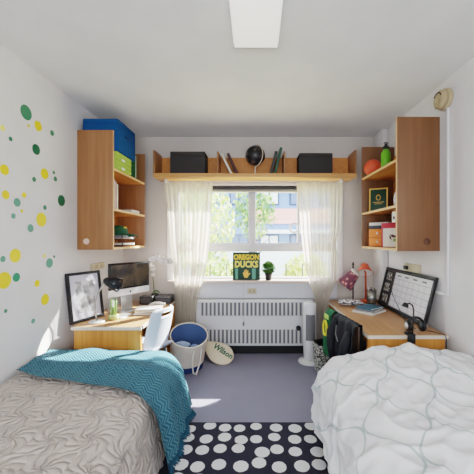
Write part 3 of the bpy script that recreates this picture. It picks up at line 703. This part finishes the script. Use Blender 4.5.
# chair with jacket, right desk
rc = thing('desk_chair', 'dark wooden chair mostly hidden under the black jacket at right desk', 'chair', (1.018, 2.93, 0), (0, 0, R(10)))
CW = wood('chair_wood', (58, 44, 36), (74, 56, 44), 'Z')
obj('backrest', G().box(-.165, -.145, -.26, .40, .50, .76, b=.006), CW, rc)
obj('seat', G().box(-.17, .26, -.26, .30, .42, .45, b=.01), CW, rc)
for x, y in ((-.16, -.245), (-.16, .285), (.24, -.245), (.24, .285)):
    obj('leg', G().box(x-.015, x+.015, y-.015, y+.015, .001, .419), CW, rc)
for y in (-.245, .285): obj('back_post', G().box(-.166, -.144, y-.012, y+.012, .451, .75), CW, rc)
jk = thing('jacket', 'black jacket draped over the chair at the right desk', 'jacket', (.865, 2.904, .785), (0, 0, R(10)))
JB = mat('jacket_black', (26, 28, 36), .75, bump=.4, scale=40)
def jacket(u, v):          # u along the chair back (near to far), v over it: room side hem -> top -> desk side hem
    y = -.265+.43*u
    t = (v-.5)*2
    drop = abs(t)**1.3*.50
    sag = .10*max(0, .35-u)/.35
    bulge = .03+.045*min(1, abs(t)*1.6)+.018*noise.noise((u*7, v*5, 3.1))+.010*math.sin(u*19+v*4)
    x = (-1 if t < 0 else 1)*max(.026, bulge)*min(1, abs(t)*9)
    if t > 0: x = min(x, .030); drop *= .3
    return (x, y, -drop-sag*min(1, max(0, abs(t)-.14)*3)+.006*noise.noise((u*9, v*9, 1)))
obj('body', G().grid(jacket, 26, 40), JB, jk)
obj('sleeve', G().tube([(-.04, -.15, -.10), (-.085, -.17, -.2), (-.10, -.15, -.33), (-.09, -.12, -.44)], [.03, .045, .042, .036], 12), JB, jk)
obj('sleeve', G().tube([(-.04, .12, -.06), (-.09, .13, -.17), (-.10, .11, -.3), (-.095, .08, -.42)], [.03, .045, .042, .036], 12), JB, jk)
obj('zip', G().tube([(-.07, .05, -.09), (-.098, .01, -.16), (-.108, -.06, -.21)], .0035, 6), mat('zip_grey', (150, 150, 150), .4), jk)
gs = thing('team_towel', 'green towel with yellow letter folded over the chair beyond jacket', 'towel', (.810, 3.215, .79), (0, 0, R(10)))
def towel(u, v):
    t = (v-.5)*2; y = -.085+.17*u
    ex = .03+.035*min(1, abs(t)*2)
    x = math.copysign(1, t)*ex*min(1, abs(t)*9)
    if t > 0: x = min(x, .034)
    return (x+.004*math.sin(u*8), y, -.005-(abs(t)**1.15)*(.48 if t < 0 else .15))
obj('cloth', G().grid(towel, 8, 30), mat('towel_green', (20, 96, 58), .8, bump=.3, scale=200), gs)
YEL = mat('letter_yellow', (236, 222, 70), .7)
obj('letter', G().tube([(-.073, .045*math.cos(a), -.20+.075*math.sin(a)) for a in [2*PI*k/20 for k in range(20)]], .013, 6, closed=True), YEL, gs)
obj('stripe', G().box(-.064, -.060, -.06, .05, -.10, -.05), mat('stripe_lime', (186, 214, 110), .7), gs)
# patterned basket
bs = thing('wastebasket', 'black and white patterned square basket beside the tower fan', 'basket', (.785, 3.49, 0), (0, 0, R(12)))
g = NG('basket_print'); v, x_, y_, z_ = g.obj(); vo = g.n('ShaderNodeTexVoronoi'); g.l(v, vo.inputs['Vector']); vo.inputs['Scale'].default_value = 24; vo.feature = 'DISTANCE_TO_EDGE'
g.col(g.mix(g.step(vo.outputs[0], .06, .12), rgb(40, 40, 40), rgb(206, 206, 198))); g.rough(.7)
def sq(w, z): return [(-w, -w, z), (w, -w, z), (w, w, z), (-w, w, z)]
w0, w1 = .075, .098
obj('body', G().add(sq(w0, .002)+sq(w1, .34), [(3, 2, 1, 0), (0, 1, 5, 4), (1, 2, 6, 5), (2, 3, 7, 6), (3, 0, 4, 7)]), g.m, bs)
obj('lining', G().add(sq(w0-.004, .02)+sq(w1-.006, .338), [(0, 1, 2, 3), (4, 5, 1, 0), (5, 6, 2, 1), (6, 7, 3, 2), (7, 4, 0, 3)]), BLACK, bs)
obj('rim', G().tube([(-w1, -w1, .342), (w1, -w1, .342), (w1, w1, .342), (-w1, w1, .342)], .008, 6, closed=True), BLACK, bs)
um = thing('umbrella', 'dusty pink folded umbrella standing in the patterned basket', 'umbrella', (.80, 3.50, .03), (0, R(9), 0))
obj('canopy', G().lathe([(.004, 0), (.02, .1), (.026, .3), (.018, .38), (.006, .40)], 10), mat('dusty_pink', (168, 112, 104), .7), um)
obj('handle', G().tube([(0, 0, .39), (0, 0, .44), (.012, 0, .46), (.028, 0, .455)], .007, 8), mat('handle_brown', (110, 70, 50), .5), um)

# tower fan
fn = thing('tower_fan', 'white tower fan standing on the floor by the radiator', 'fan', (.675, 3.77, 0), (0, 0, R(18)))
obj('base', G().lathe([(0, 0), (.145, 0), (.145, .014), (.12, .028), (.05, .04), (0, .042)], 32), WHITEP, fn)
obj('tower', G().lathe([(.066, .03), (.078, .06), (.082, .3), (.082, .70), (.078, .735), (.05, .745), (0, .745)], 32, cap=(True, False)), WHITEP, fn)
gg = G()
for k in range(32):
    z = .29+.31*k/31
    pts = [(.083*math.sin(a), -.083*math.cos(a), z) for a in [R(-62+k2*7) for k2 in range(13)]]
    gg.tube(pts, .0022, 5)
gg.grid(lambda u, v: (.0826*math.sin(R(-64+88*u)), -.0826*math.cos(R(-64+88*u)), .285+.32*v), 12, 1, mi=1)
obj('grille', gg, [mat('grille_grey', (150, 152, 158), .5), mat('grille_dk', (92, 94, 100), .6)], fn)
obj('control_panel', G().lathe([(0, .7455), (.05, .7455), (.045, .749), (0, .749)], 24), mat('panel_grey', (206, 208, 212), .4), fn)

# ------------------------------------------------------------------ laundry hamper
hm = thing('laundry_hamper', 'round canvas laundry hamper with blue lining beside the desk', 'hamper', (-.84, 3.60, 0))
CAN = mat('canvas', (222, 208, 196), .85, bump=.3, scale=120); NAVY = mat('hamper_blue', (78, 104, 150), .85)
def ham(a, t, r0, r1):
    r = r0+(r1-r0)*t
    lean = .07*t*t
    x = r*math.cos(a)+.06*t
    y = r*math.sin(a)-lean-.03*t
    z = .42*t + (math.sin(a)*.075+ -math.cos(a)*.03)*t*t
    wr_ = .008*noise.noise((math.cos(a)*3, math.sin(a)*3, t*6))*math.sin(PI*t)
    return (x+wr_*math.cos(a), y+wr_*math.sin(a), z+.004)
obj('base_band', G().grid(lambda u, v: ham(u*2*PI, v*.16, .197, .212+.003), 40, 4).lathe([(0, .003), (.195, .003)], 40, cap=(False, False)), mat('hamper_navy', (40, 62, 110), .8), hm)
obj('canvas_side', G().grid(lambda u, v: ham(u*2*PI, .16+v*.84, .195, .215), 40, 14), CAN, hm)
obj('lining', G().grid(lambda u, v: ham(u*2*PI, .12+v*.885, .188, .209), 40, 14), NAVY, hm)
obj('rim', G().tube([ham(u/40*2*PI, 1.0, .195, .213) for u in range(40)], .008, 8, closed=True), mat('rim_cream', (226, 214, 196), .7), hm)
p = ham(R(-62), .8, .2, .225); p2 = ham(R(-38), .8, .2, .225)
obj('rope_handle', G().tube([p, (p[0]-.02, p[1]-.02, p[2]-.10), (p[0]+.00, p[1]-.045, p[2]-.22), (p[0]+.03, p[1]-.04, p[2]-.24), (p2[0]-.01, p2[1]-.025, p2[2]-.14), p2], .008, 8), mat('rope_white', (226, 220, 210), .8), hm)
def cloth_lump(label, loc, s, c, seed, grp):
    o = obj('laundry', G().grid(lambda u, v: (s*1.25*math.cos(u*2*PI)*math.sin(PI*v)*(1+.35*noise.noise((math.cos(u*6.28)*2, v*4, seed))), s*math.sin(u*2*PI)*math.sin(PI*v)*(1+.35*noise.noise((math.sin(u*6.28)*2, v*4, seed+5))), s*.7*math.cos(PI*v)*(1+.3*noise.noise((u*5, v*5, seed)))), 22, 14), mat('laundry_%d' % seed, c, .9), None, loc)
    tag(o, label, 'laundry', grp)
cloth_lump('pale blue crumpled garment at the left inside the hamper', (-.875, 3.52, .285), .075, (150, 172, 204), 1, 'clothes in the hamper')
cloth_lump('slate blue crumpled garment at the right inside the hamper', (-.715, 3.49, .275), .05, (112, 138, 180), 2, 'clothes in the hamper')

# tennis racket in its cover
tk = thing('tennis_racket', 'cream covered tennis racket leaning on the radiator by hamper', 'racket', (-.45, 3.785, .095))
tk.rotation_euler = (Matrix.Rotation(R(38), 3, 'X') @ Matrix.Rotation(R(-34), 3, 'Z')).to_euler()
CRM = mat('cover_cream', (226, 214, 190), .6)
def oval(a):
    r = 1+.0*math.cos(a); return (.182*math.cos(a), .138*math.sin(a))
def slab(g_, pts, z0, z1, mi=0):
    n = len(pts); g_.add([(x, y, z0) for x, y in pts]+[(x*.9 if False else x, y, z1) for x, y in pts]+[(x*.93, y*.93, z1+.008) for x, y in pts]+[(x*.93, y*.93, z0-.006) for x, y in pts],
        [(i, (i+1) % n, n+(i+1) % n, n+i) for i in range(n)]+[(n+i, n+(i+1) % n, 2*n+(i+1) % n, 2*n+i) for i in range(n)]+[(3*n+i, 3*n+(i+1) % n, (i+1) % n, i) for i in range(n)]+[list(range(2*n, 3*n)), list(range(3*n, 4*n))[::-1]], mi, True)
hd_ = []
for k in range(44):
    a = 2*PI*k/44; x, y = oval(a)
    if math.cos(a) < -.55:
        t_ = (-.55-math.cos(a))/.45; x -= .07*t_; y *= (1-.15*t_)
    hd_.append((x, y))
cg = G(); slab(cg, hd_, -.012, .012)
obj('head_cover', cg, CRM, tk)
obj('piping', G().tube([(x*1.003, y*1.003, 0) for x, y in hd_], .005, 6, closed=True), mat('piping_brown', (150, 132, 110), .7), tk)
obj('lettering', text_g('Wilson', .10, T(.02, .035, .0215, 0, 0, R(0)), extrude=.0008, bold=.0035, sx=1.02), mat('letter_green', (52, 104, 84), .6), tk)
obj('handle', G().tube([(-.235, 0, 0), (-.40, 0, 0), (-.47, 0, 0)], [.016, .016, .019], 10), mat('grip_dark', (70, 60, 54), .7), tk)

# ------------------------------------------------------------------ window sill items
sg = thing('team_sign', 'dark green square sign with yellow lettering on the window sill', 'sign', (-.13, 4.06, .986), (R(-3), 0, 0))
obj('panel', G().box(-.185, .185, 0, .025, 0, .375, b=.003), mat('sign_green', (18, 62, 46), .5), sg)
obj('border', G().box(-.185, .185, -.004, -.0005, .365, .375).box(-.185, .185, -.004, -.0005, 0, .01).box(-.185, -.175, -.004, -.0005, .0105, .3645).box(.175, .185, -.004, -.0005, .0105, .3645), mat('sign_border', (16, 40, 36), .5), sg)
YL = mat('sign_yellow', (240, 204, 60), .5); YL2 = mat('sign_pale_yellow', (242, 224, 110), .5)
obj('lettering', text_g('OREGON', .098, T(0, -.001, .305, R(90)), extrude=.002, bold=.0045, sx=.83), YL, sg)
obj('lettering', text_g('DUCKS', .118, T(0, -.001, .208, R(90)), extrude=.002, bold=.0055, sx=.82), YL2, sg)
obj('side_bar', G().box(-.150, -.115, -.002, -.0005, .012, .155), mat('sign_teal', (96, 160, 140), .5), sg)
obj('side_bar', G().box(.075, .125, -.002, -.0005, .012, .155), mat('sign_teal', (96, 160, 140), .5), sg)
hand = [(-.025, .03), (.015, .03), (.03, .06), (.052, .085), (.046, .097), (.024, .083), (.026, .128), (.014, .131), (.008, .092), (.002, .143), (-.011, .143), (-.010, .092), (-.020, .134), (-.031, .13), (-.026, .086), (-.040, .105), (-.049, .099), (-.038, .062)]
obj('hand_emblem', G().prism(hand, -.003, -.0005), mat('hand_orange', (240, 186, 84), .5), sg)
pp = thing('potted_plant', 'small spiky green plant in black pot on the sill', 'plant', (.168, 4.05, .986))
obj('pot', G().lathe([(0, 0), (.038, 0), (.052, .085), (.056, .085), (.056, .1), (.05, .1), (.046, .08)], 24, cap=(True, False)), mat('pot_dark', (44, 44, 48), .5), pp)
obj('soil', G().lathe([(0, .082), (.047, .082)], 20, cap=(False, False)), mat('soil', (60, 44, 34), .9), pp)
fo = G(); q = random.Random(11)
for k in range(260):
    d = Vector((q.gauss(0, 1), q.gauss(0, 1), q.gauss(0, .9)+.15)).normalized()
    c0 = Vector((0, 0, .15)); e = c0+d*(.092+.022*q.random()); e.z = max(e.z, .105)
    s = d.cross(Vector((0, 0, 1)));
    s = (s.normalized() if s.length > .01 else Vector((1, 0, 0)))*.026; m_ = c0+(e-c0)*.86
    fo.add([c0+(e-c0)*.1, m_+s, e, m_-s], [(0, 1, 2, 3)], q.randrange(2))
obj('foliage', fo, [mat('succ_green', (84, 130, 60), .5), mat('succ_pale', (140, 172, 96), .5)], pp)

# ------------------------------------------------------------------ right wall alarm + conduit
al = thing('alarm_horn', 'beige fire alarm horn high on the right wall', 'alarm', (XR-.001, 2.635, 2.765), (0, R(-90), 0))
AL = mat('alarm_beige', (184, 166, 132), .5)
obj('backplate', G().lathe([(0, 0), (.088, 0), (.092, .004), (.092, .03), (.086, .034), (0, .034)], 28), AL, al)
obj('horn', G().lathe([(0, .034), (.075, .034), (.08, .04), (.078, .07), (.06, .082), (.035, .082), (.03, .07), (0, .068)], 28), mat('horn_beige', (174, 156, 122), .5), al)
obj('slot', G().tube([(.055*math.cos(a), .055*math.sin(a), .083) for a in [R(-70+k*14) for k in range(10)]], .006, 6), mat('slot_dark', (60, 50, 40), .7), al)
cd = thing('cable_conduit', 'thin white cable conduit running down the right wall', 'conduit', (XR-.001, 2.61, 1.04))
CW2 = mat('conduit_white', (222, 222, 224), .45)
obj('vertical_run', G().box(-.018, 0, -.014, .014, .0, 1.645, b=.003), CW2, cd)
obj('horizontal_run', G().box(-.017, 0, .0145, .50, .0, .026, b=.003), CW2, cd)
obj('coupling', G().box(-.021, -.0005, -.017, .017, .95, .99, b=.003), CW2, cd)

# ------------------------------------------------------------------ wall dots on left wall
GD, GM, GT, GY, GP = (16, 100, 66), (64, 132, 96), (88, 152, 128), (238, 212, 40), (244, 230, 130)
dots = [(26, 112.5, 14.7, GM, 'largest green dot, highest on the left wall'),
 (38, 126, 10, GY, 'yellow dot just right below the highest green dot'),
 (28.4, 125.7, 3, GY, 'tiny yellow dot directly under the highest green dot'),
 (52, 133, 5.5, GM, 'small dark green dot right of the highest yellow dot'),
 (10.4, 139, 4.5, GM, 'small dark green dot at upper left of the wall'),
 (36, 149.5, 10.5, GD, 'medium dark green dot below the highest yellow dot'),
 (2.5, 128, 6, GP, 'faint yellow dot highest along the left edge of photo'),
 (4.3, 169.7, 10.7, GY, 'yellow dot cut near the left edge, upper half of wall'),
 (44.5, 173.8, 10.6, GY, 'yellow dot beside a pair of small dark green dots'),
 (53.7, 172.5, 3.5, GM, 'upper of two small green dots beside a yellow dot'),
 (55.2, 179, 5, GM, 'lower of two small green dots beside a yellow dot'),
 (34, 179.4, 5, GM, 'small green dot left below a medium yellow dot'),
 (5.6, 194.8, 9, GY, 'yellow dot left above the grey green dot mid wall'),
 (24, 195, 5.6, GY, 'small yellow dot right above the grey green dot mid wall'),
 (17, 202.4, 8.6, GT, 'grey green dot between two yellow dots mid wall'),
 (61.3, 200.6, 11, GD, 'dark green dot nearest to the left wall unit'),
 (44.8, 207.5, 4.8, GM, 'small green dot just above the big yellow dot mid wall'),
 (13.2, 216, 5.5, GT, 'small grey green dot below the grey green dot mid wall'),
 (41.3, 219.6, 14, GY, 'big yellow dot right above a grey green dot mid wall'),
 (30.4, 228.2, 8, GT, 'grey green dot left below the big yellow dot mid wall'),
 (21.8, 211, 3.5, GY, 'tiny yellow dot right below the grey green dot mid wall'),
 (15.2, 255.6, 14, GY, 'big yellow dot lower left, beside a cut grey green dot'),
 (2.8, 259, 6.2, GT, 'grey green dot at the left edge beside big yellow dot'),
 (44.3, 255.8, 4.5, GP, 'tiny pale yellow dot above the pale green dot'),
 (54, 256.6, 2.8, GM, 'tiniest dark dot above right of the pale green dot'),
 (49.4, 263, 9.6, GT, 'pale green dot under two tiny dots, lower wall'),
 (16.2, 277.3, 9, (20, 140, 96), 'bright green dot under the big lower left yellow dot'),
 (4, 280.4, 17, GY, 'largest yellow dot cut by the left edge, lower wall'),
 (37, 283.4, 7, GY, 'small yellow dot above the lowest yellow dot'),
 (45, 299.4, 11, GY, 'lowest yellow dot on the left wall'),
 (5.5, 311, 4, GM, 'tiny green dot low at the left edge of wall'),
 (33, 321, 5, GT, 'small grey green dot lowest on the left wall')]
for (px, py, hh, c, lb) in dots:
    Y = -XL*300/(256-px); Z = CAM-(py-239)/300*Y; r = hh*Y/600
    o = obj('wall_decal', G().lathe([(0, 0), (r, 0), (r, .0012), (0, .0012)], 30, M=T(0, 0, 0, 0, R(90)), sm=False), mat('decal_%d_%d_%d' % c, c, .45), None, (XL+.001, Y, Z))
    tag(o, lb, 'wall decal', 'dot decals on the left wall')

# ------------------------------------------------------------------ rug
g = NG('rug_dots'); v, x_, y_, z_ = g.obj(); vo = g.n('ShaderNodeTexVoronoi'); vo.voronoi_dimensions = '2D'; vo.inputs['Scale'].default_value = 7.4; vo.inputs['Randomness'].default_value = .36
g.l(v, vo.inputs['Vector']); n = g.noise(v, 60, 2); n3 = g.noise(v, 300, 2)
d_ = g.f('ADD', vo.outputs['Distance'], g.f('MULTIPLY', g.f('SUBTRACT', n, .5), .06))
cc = g.n('ShaderNodeSeparateColor'); g.l(vo.outputs['Color'], cc.inputs[0])
d_ = g.f('SUBTRACT', d_, g.f('MULTIPLY', cc.outputs[0], .06))
g.col(g.mix(g.step(d_, .325, .35), rgb(226, 226, 228), rgb(30, 30, 48))); g.rough(.95); g.bump(n3, .5, .004)
rg = thing('area_rug', 'navy rug with white irregular dots on the floor between beds', 'rug', (.0, 1.60, .001))
obj('pile', G().box(-.68, .60, -.80, .895, 0, .012, b=.004), g.m, rg)
obj('hem', G().box(-.68, .60, .8955, .903, 0, .010), mat('rug_hem', (34, 34, 50), .95), rg)

# ------------------------------------------------------------------ beds
def bed(label, x0, x1, y0, y1, top):
    t = thing('bed', label, 'bed', ((x0+x1)/2, (y0+y1)/2, 0), group='twin beds')
    w, l = (x1-x0)/2, (y1-y0)/2
    obj('mattress', G().box(-w, w, -l, l, top-.19, top, b=.09), mat('mattress_white', (222, 220, 214), .9), t)
    obj('bed_frame', G().box(-w+.01, w-.01, -l+.01, l-.01, top-.26, top-.191, b=.004), W_CAB, t)
    for sx in (-1, 1):
        for sy in (-1, 1): obj('leg', G().box(sx*(w-.05)-.025, sx*(w-.05)+.025, sy*(l-.05)-.025, sy*(l-.05)+.025, .013, top-.261), W_CAB, t)
    return t
bed('twin bed under the taupe quilt along the left wall', -1.78, -.80, .72, 2.64, .455)
bed('twin bed under the white duvet along the right wall', .66, 1.63, .5, 2.40, .45)

def drape(u, v, ux, vy, sgn, top, r, flare, dmax, off=0.0):
    """u: distance along x from the wall side; ux: where the edge starts to bend; v along y, vy likewise. returns point and d"""
    du, dv = max(0, u-ux), max(0, v-vy)
    d = (du**2.6+dv**2.6)**(1/2.6)
    if d > 1e-6:
        n = math.hypot(du, dv); dx, dy = du/n, dv/n
        d = min(d, dmax)
    else: dx = dy = 0
    q = r*PI/2
    if d < q: h, z = r*math.sin(d/r), r*(1-math.cos(d/r))
    else: h, z = r+flare*(d-q), r+(d-q)
    return min(u, ux)+h*dx, min(v, vy)+h*dy, top-z, d, dx, dy

# quilt (left)
g = NG('quilt_taupe'); tex, uu, vv = g.uv()
cs = .21
row = g.f('FLOOR', g.f('DIVIDE', vv, cs))
us = g.f('ADD', g.f('DIVIDE', uu, cs), g.f('MULTIPLY', row, .5))
fx = g.f('SUBTRACT', g.f('FRACT', us), .5); fy = g.f('SUBTRACT', g.f('FRACT', g.f('DIVIDE', vv, cs)), .5)
nz = g.f('MULTIPLY', g.f('SUBTRACT', g.noise(tex, 12, 2), .5), .22)
fx = g.f('ADD', fx, nz); 
rr_ = g.f('SQRT', g.f('ADD', g.f('MULTIPLY', fx, fx), g.f('MULTIPLY', fy, fy)))
th = g.f('ADD', g.f('ARCTAN2', fy, fx), g.f('MULTIPLY', rr_, 1.6))
pet = g.f('POWER', g.f('ABSOLUTE', g.f('SINE', g.f('MULTIPLY', th, 5))), .5)
rip = g.f('POWER', g.f('ABSOLUTE', g.f('SINE', g.f('MULTIPLY_ADD', rr_, 9, g.f('MULTIPLY', pet, .9)))), .6)
hq = g.f('ADD', g.f('MULTIPLY', pet, .65), g.f('MULTIPLY', rip, .35))
n = g.noise(tex, 5, 3)
g.col(g.mix(n, rgb(186, 175, 168), rgb(206, 196, 189))); g.rough(.85); g.bump(hq, 1.0, .016); MQ = g.m
def quilt_h(a, b):
    """stitched pinwheels: raised leaf shapes turning round cell centres"""
    c = .23
    i, j = math.floor(a/c), math.floor(b/c)
    fx, fy = (a/c-i-.5)*2, (b/c-j-.5)*2
    rr = math.hypot(fx, fy); th = math.atan2(fy, fx)+rr*.9*(1 if (i+j) % 2 else -1)
    leaf = abs(math.sin(th*3))**.6
    ripple = abs(math.sin(rr*6))**.6
    return .006*leaf*min(1, rr*1.4)*(.45+.55*ripple)+.008*noise.noise((a*9, b*9, 1))
def quilt(u_, v_):
    u = .004+1.62*u_; v = 1.10+2.20*v_ - .55  # v measured from y=.0
    return u, v
def near_edge(u):
    pts = [(0, 2.26), (.06, 2.24), (.25, 2.17), (.45, 2.13), (.85, 2.03), (1.0, 1.985), (1.15, 1.94), (1.35, 1.90), (1.65, 1.88)]
    for (a, b), (c, d) in zip(pts, pts[1:]):
        if a <= u <= c: return b+(d-b)*(u-a)/(c-a)
    return pts[-1][1]
QX, QY = .99, 2.64
def foot_crown(u, v): return .05*max(0, min(1, (v-1.9)/.6))**1.5*(1-.35*min(1, u/.95))
def quilt_pt(u_, v_):
    u = .01+1.64*u_; v = .62+2.42*v_
    x, y, z, d, dx, dy = drape(u, v, QX, QY, 1, .495, .13, .20, .54)
    bare = max(0, min(1, (near_edge(u)-.03-v)/.05))
    hgt_ = quilt_h(u, v)*bare+.008*noise.noise((u*3, v*3, 4))
    k = min(1, d/.15)
    y2 = .012*noise.noise((u*6, v*6, 9))*k*bare; z += foot_crown(u, v)*(1-k)
    return (XL+.012+x+(hgt_+y2)*dx*k, min(2.775, y+(hgt_+y2)*dy*k), max(.02, z+hgt_*(1-k)))
qt = thing('quilt', 'taupe quilt with stitched pinwheels covering the left bed', 'quilt', (XL, 1.6, 0))
gq = G().grid(quilt_pt, 190, 230, uvfn=lambda a, b: (1.64*a, 2.42*b))
for i in range(len(gq.v)): gq.v[i] -= Vector((XL, 1.6, 0))
obj('cloth', gq, MQ, qt)

# throw (left bed)
g = NG('throw_teal'); tex, uu, vv = g.uv()
# herringbone rows
zig = g.f('PINGPONG', g.f('MULTIPLY', uu, 1.0), .035)
st_ = g.f('SINE', g.f('MULTIPLY', g.f('ADD', vv, g.f('MULTIPLY', zig, 1.0)), 2*PI/.028))
n = g.noise(tex, 90, 3); n2 = g.noise(tex, 6, 3)
hh_ = g.f('MULTIPLY_ADD', st_, .5, g.f('MULTIPLY', n, .9))
base = g.mix(n2, rgb(32, 78, 100), rgb(46, 100, 124))
g.col(g.mix(g.step(hh_, -.1, .95), base, rgb(82, 138, 156))); g.rough(.95); g.bump(hh_, .9, .008); MT = g.m  # highlight on the raised stitches is painted into the colour
th_ = thing('throw_blanket', 'teal knitted throw with fringe over the foot of left bed', 'blanket', (XL, 2.4, 0))
def throw_pt(u_, v_, lift=.026):
    u = .012+1.56*u_; ve = 3.02
    a = near_edge(u); v = a+(ve-a)*v_
    x, y, z, d, dx, dy = drape(u, v, QX, QY, 1, .495, .13, .24, .535)
    k = min(1, d/.2)
    z += foot_crown(u, v)*(1-min(1, d/.15))
    e = lift+.008*noise.noise((u*3, v*3, 4))+.010*math.exp(-((v_)/.02)**2)+.016*max(0, noise.noise((u*4, v*5, 2)))+.028*max(0, noise.noise((u*2+v*2.5, v*1.2, 6)))
    # a couple of soft folds across the throw
    e += .018*math.exp(-((v-(a+.18+.10*u))/.045)**2)*(.4+.6*min(1, u))
    fold = .024*(1+math.sin(v*26+u*2))*max(0, k-.3) if u > QX else 0
    return (.012+x+(e+fold)*(dx*k) , min(2.79, y+(e+fold)*dy*k)-2.4, max(.012, z+e*(1-k*.8)))
gt = G().grid(throw_pt, 90, 60, uvfn=lambda a, b: (a*1.5, b*1.0))
obj('knit', gt, MT, th_)
fg = G(); q = random.Random(3)
for k in range(46):
    v_ = (k+.5)/46*.66
    p = Vector(throw_pt(1.0, v_)); p0 = Vector(throw_pt(.96, v_))
    p.z = max(p.z, .045)
    for j in range(2):
        o_x = q.uniform(-.012, .02); o_y = q.uniform(-.014, .014)
        fg.tube([p0*.3+p*.7+Vector((.004, 0, 0)), p+Vector((.01+o_x*.4, o_y*.5, -.015)), Vector((p.x+.022+o_x, p.y+o_y, .016))], [.005, .006, .003], 5)
for k in range(30):
    p = Vector(throw_pt(.30+.62*k/30*0+ (k+.5)/30*.62, 0.0))
fr_o = obj('fringe', fg, mat('fringe_teal', (36, 84, 106), .95), th_); fr_o['kind'] = 'stuff'

# duvet (right)
g = NG('duvet_print'); tex, uu, vv = g.uv()
nd = g.noise(tex, 4, 2); 
ud = g.f('ADD', uu, g.f('MULTIPLY', g.f('SUBTRACT', nd, .5), .03)); vd = g.f('ADD', vv, g.f('MULTIPLY', g.f('SUBTRACT', g.noise(tex, 3.1, 2), .5), .03))
Wd, P_, A_ = .17, .50, .066
s_ = g.f('SINE', g.f('MULTIPLY', vd, 2*PI/P_))
off_ = g.f('MULTIPLY', g.f('MULTIPLY', g.f('SIGN', s_), g.f('POWER', g.f('ABSOLUTE', s_), .8)), .080)
dA = g.f('PINGPONG', g.f('SUBTRACT', ud, off_), Wd)
dB = g.f('PINGPONG', g.f('ADD', g.f('ADD', ud, Wd), off_), Wd)
dm = g.f('MINIMUM', dA, dB)
lnA = g.f('SUBTRACT', 1, g.step(dm, .003, .010))
n3 = g.noise(tex, 700, 2); n4 = g.noise(tex, 60, 3)
g.col(g.mix(g.f('MULTIPLY', lnA, g.f('MULTIPLY_ADD', n4, .5, .30)), rgb(234, 235, 238), rgb(120, 154, 152))); g.rough(.9); g.bump(n3, .1, .001); MD = g.m
DU, DV = .99, 2.33
def wrinkle(u, v):
    a = noise.noise((u*2.2, v*2.2, 3))*.034+noise.noise((u*5, v*4.2, 8))*.022
    w1_ = 1-abs(noise.noise((u*3.4+v*1.6, v*2.6-u*1.5, 5)))*2.2
    w2_ = 1-abs(noise.noise((u*6+v*3.2, v*5-u*2, 15)))*2.2
    return a*.6+.022*max(0, w1_)**3+.016*max(0, w2_)**2+.008*noise.noise((u*16, v*16, 2))
def duvet_pt(u_, v_):
    u = .006+1.52*u_; v = .44+2.34*v_
    x, y, z, d, dx, dy = drape(u, v, DU, DV, -1, .575, .19, .10, .56)
    k = min(1, d/.3); wv = wrinkle(u, v)
    # long vertical creases on the hanging side
    cr_ = .020*(1-abs(noise.noise((v*7, u*1.0, 21)))*2)*k if d > 0 else 0
    crown = .115*math.exp(-((u-.52)/.48)**2-((v-2.30)/.42)**2)+.02*math.sin(PI*min(1, u/.9))
    return (XR-.006-x-(wv+cr_)*dx*k, min(y+(wv+cr_)*dy*k-1.6, 2.535-1.6), max(.05, z+(wv+crown)*(1-k*.75)))
dv_ = thing('duvet', 'white duvet with teal ogee line pattern covering right bed', 'duvet', (0, 1.6, 0))
obj('cloth', G().grid(duvet_pt, 170, 220, uvfn=lambda a, b: (1.52*a, 2.34*b)), MD, dv_)

# ------------------------------------------------------------------ light
w = bpy.data.worlds.new('World'); scene.world = w; w.use_nodes = True
bg = w.node_tree.nodes['Background']; bg.inputs[0].default_value = (.86, .93, 1.0, 1); bg.inputs[1].default_value = 3.6
sun = bpy.data.lights.new('Sun', 'SUN'); sun.energy = 22; sun.angle = R(.6); sun.color = (1, .94, .84)
so = bpy.data.objects.new('Sun', sun); C.objects.link(so); so.rotation_euler = Vector((-1.08, -1.1, -.98)).to_track_quat('-Z', 'Y').to_euler()
def area(name, loc, target, size, e, col=(1, 1, 1)):
    l = bpy.data.lights.new(name, 'AREA'); l.shape = 'RECTANGLE'; l.size, l.size_y = size; l.energy = e; l.color = col
    o = bpy.data.objects.new(name, l); C.objects.link(o); o.location = loc
    o.rotation_euler = (Vector(target)-Vector(loc)).to_track_quat('-Z', 'Y').to_euler()
    return o
area('fill_light', (0, -1.2, 1.55), (0, 2.6, 2.0), (2.6, 1.2), 42, (.97, .985, 1))  # added fill behind the camera, brightens ceiling and walls

# ------------------------------------------------------------------ camera
cam = bpy.data.cameras.new('Camera'); co = bpy.data.objects.new('Camera', cam); C.objects.link(co)
cam.sensor_width = 36; cam.lens = 300/474*36; cam.clip_start = .05
cam.shift_x = (237-256)/474; cam.shift_y = (239-237)/474
co.location = (0, 0, CAM); co.rotation_euler = (R(90), 0, 0)
scene.camera = co
scene.view_settings.view_transform = 'Filmic'
scene.view_settings.look = 'Medium High Contrast'
scene.view_settings.exposure = .95
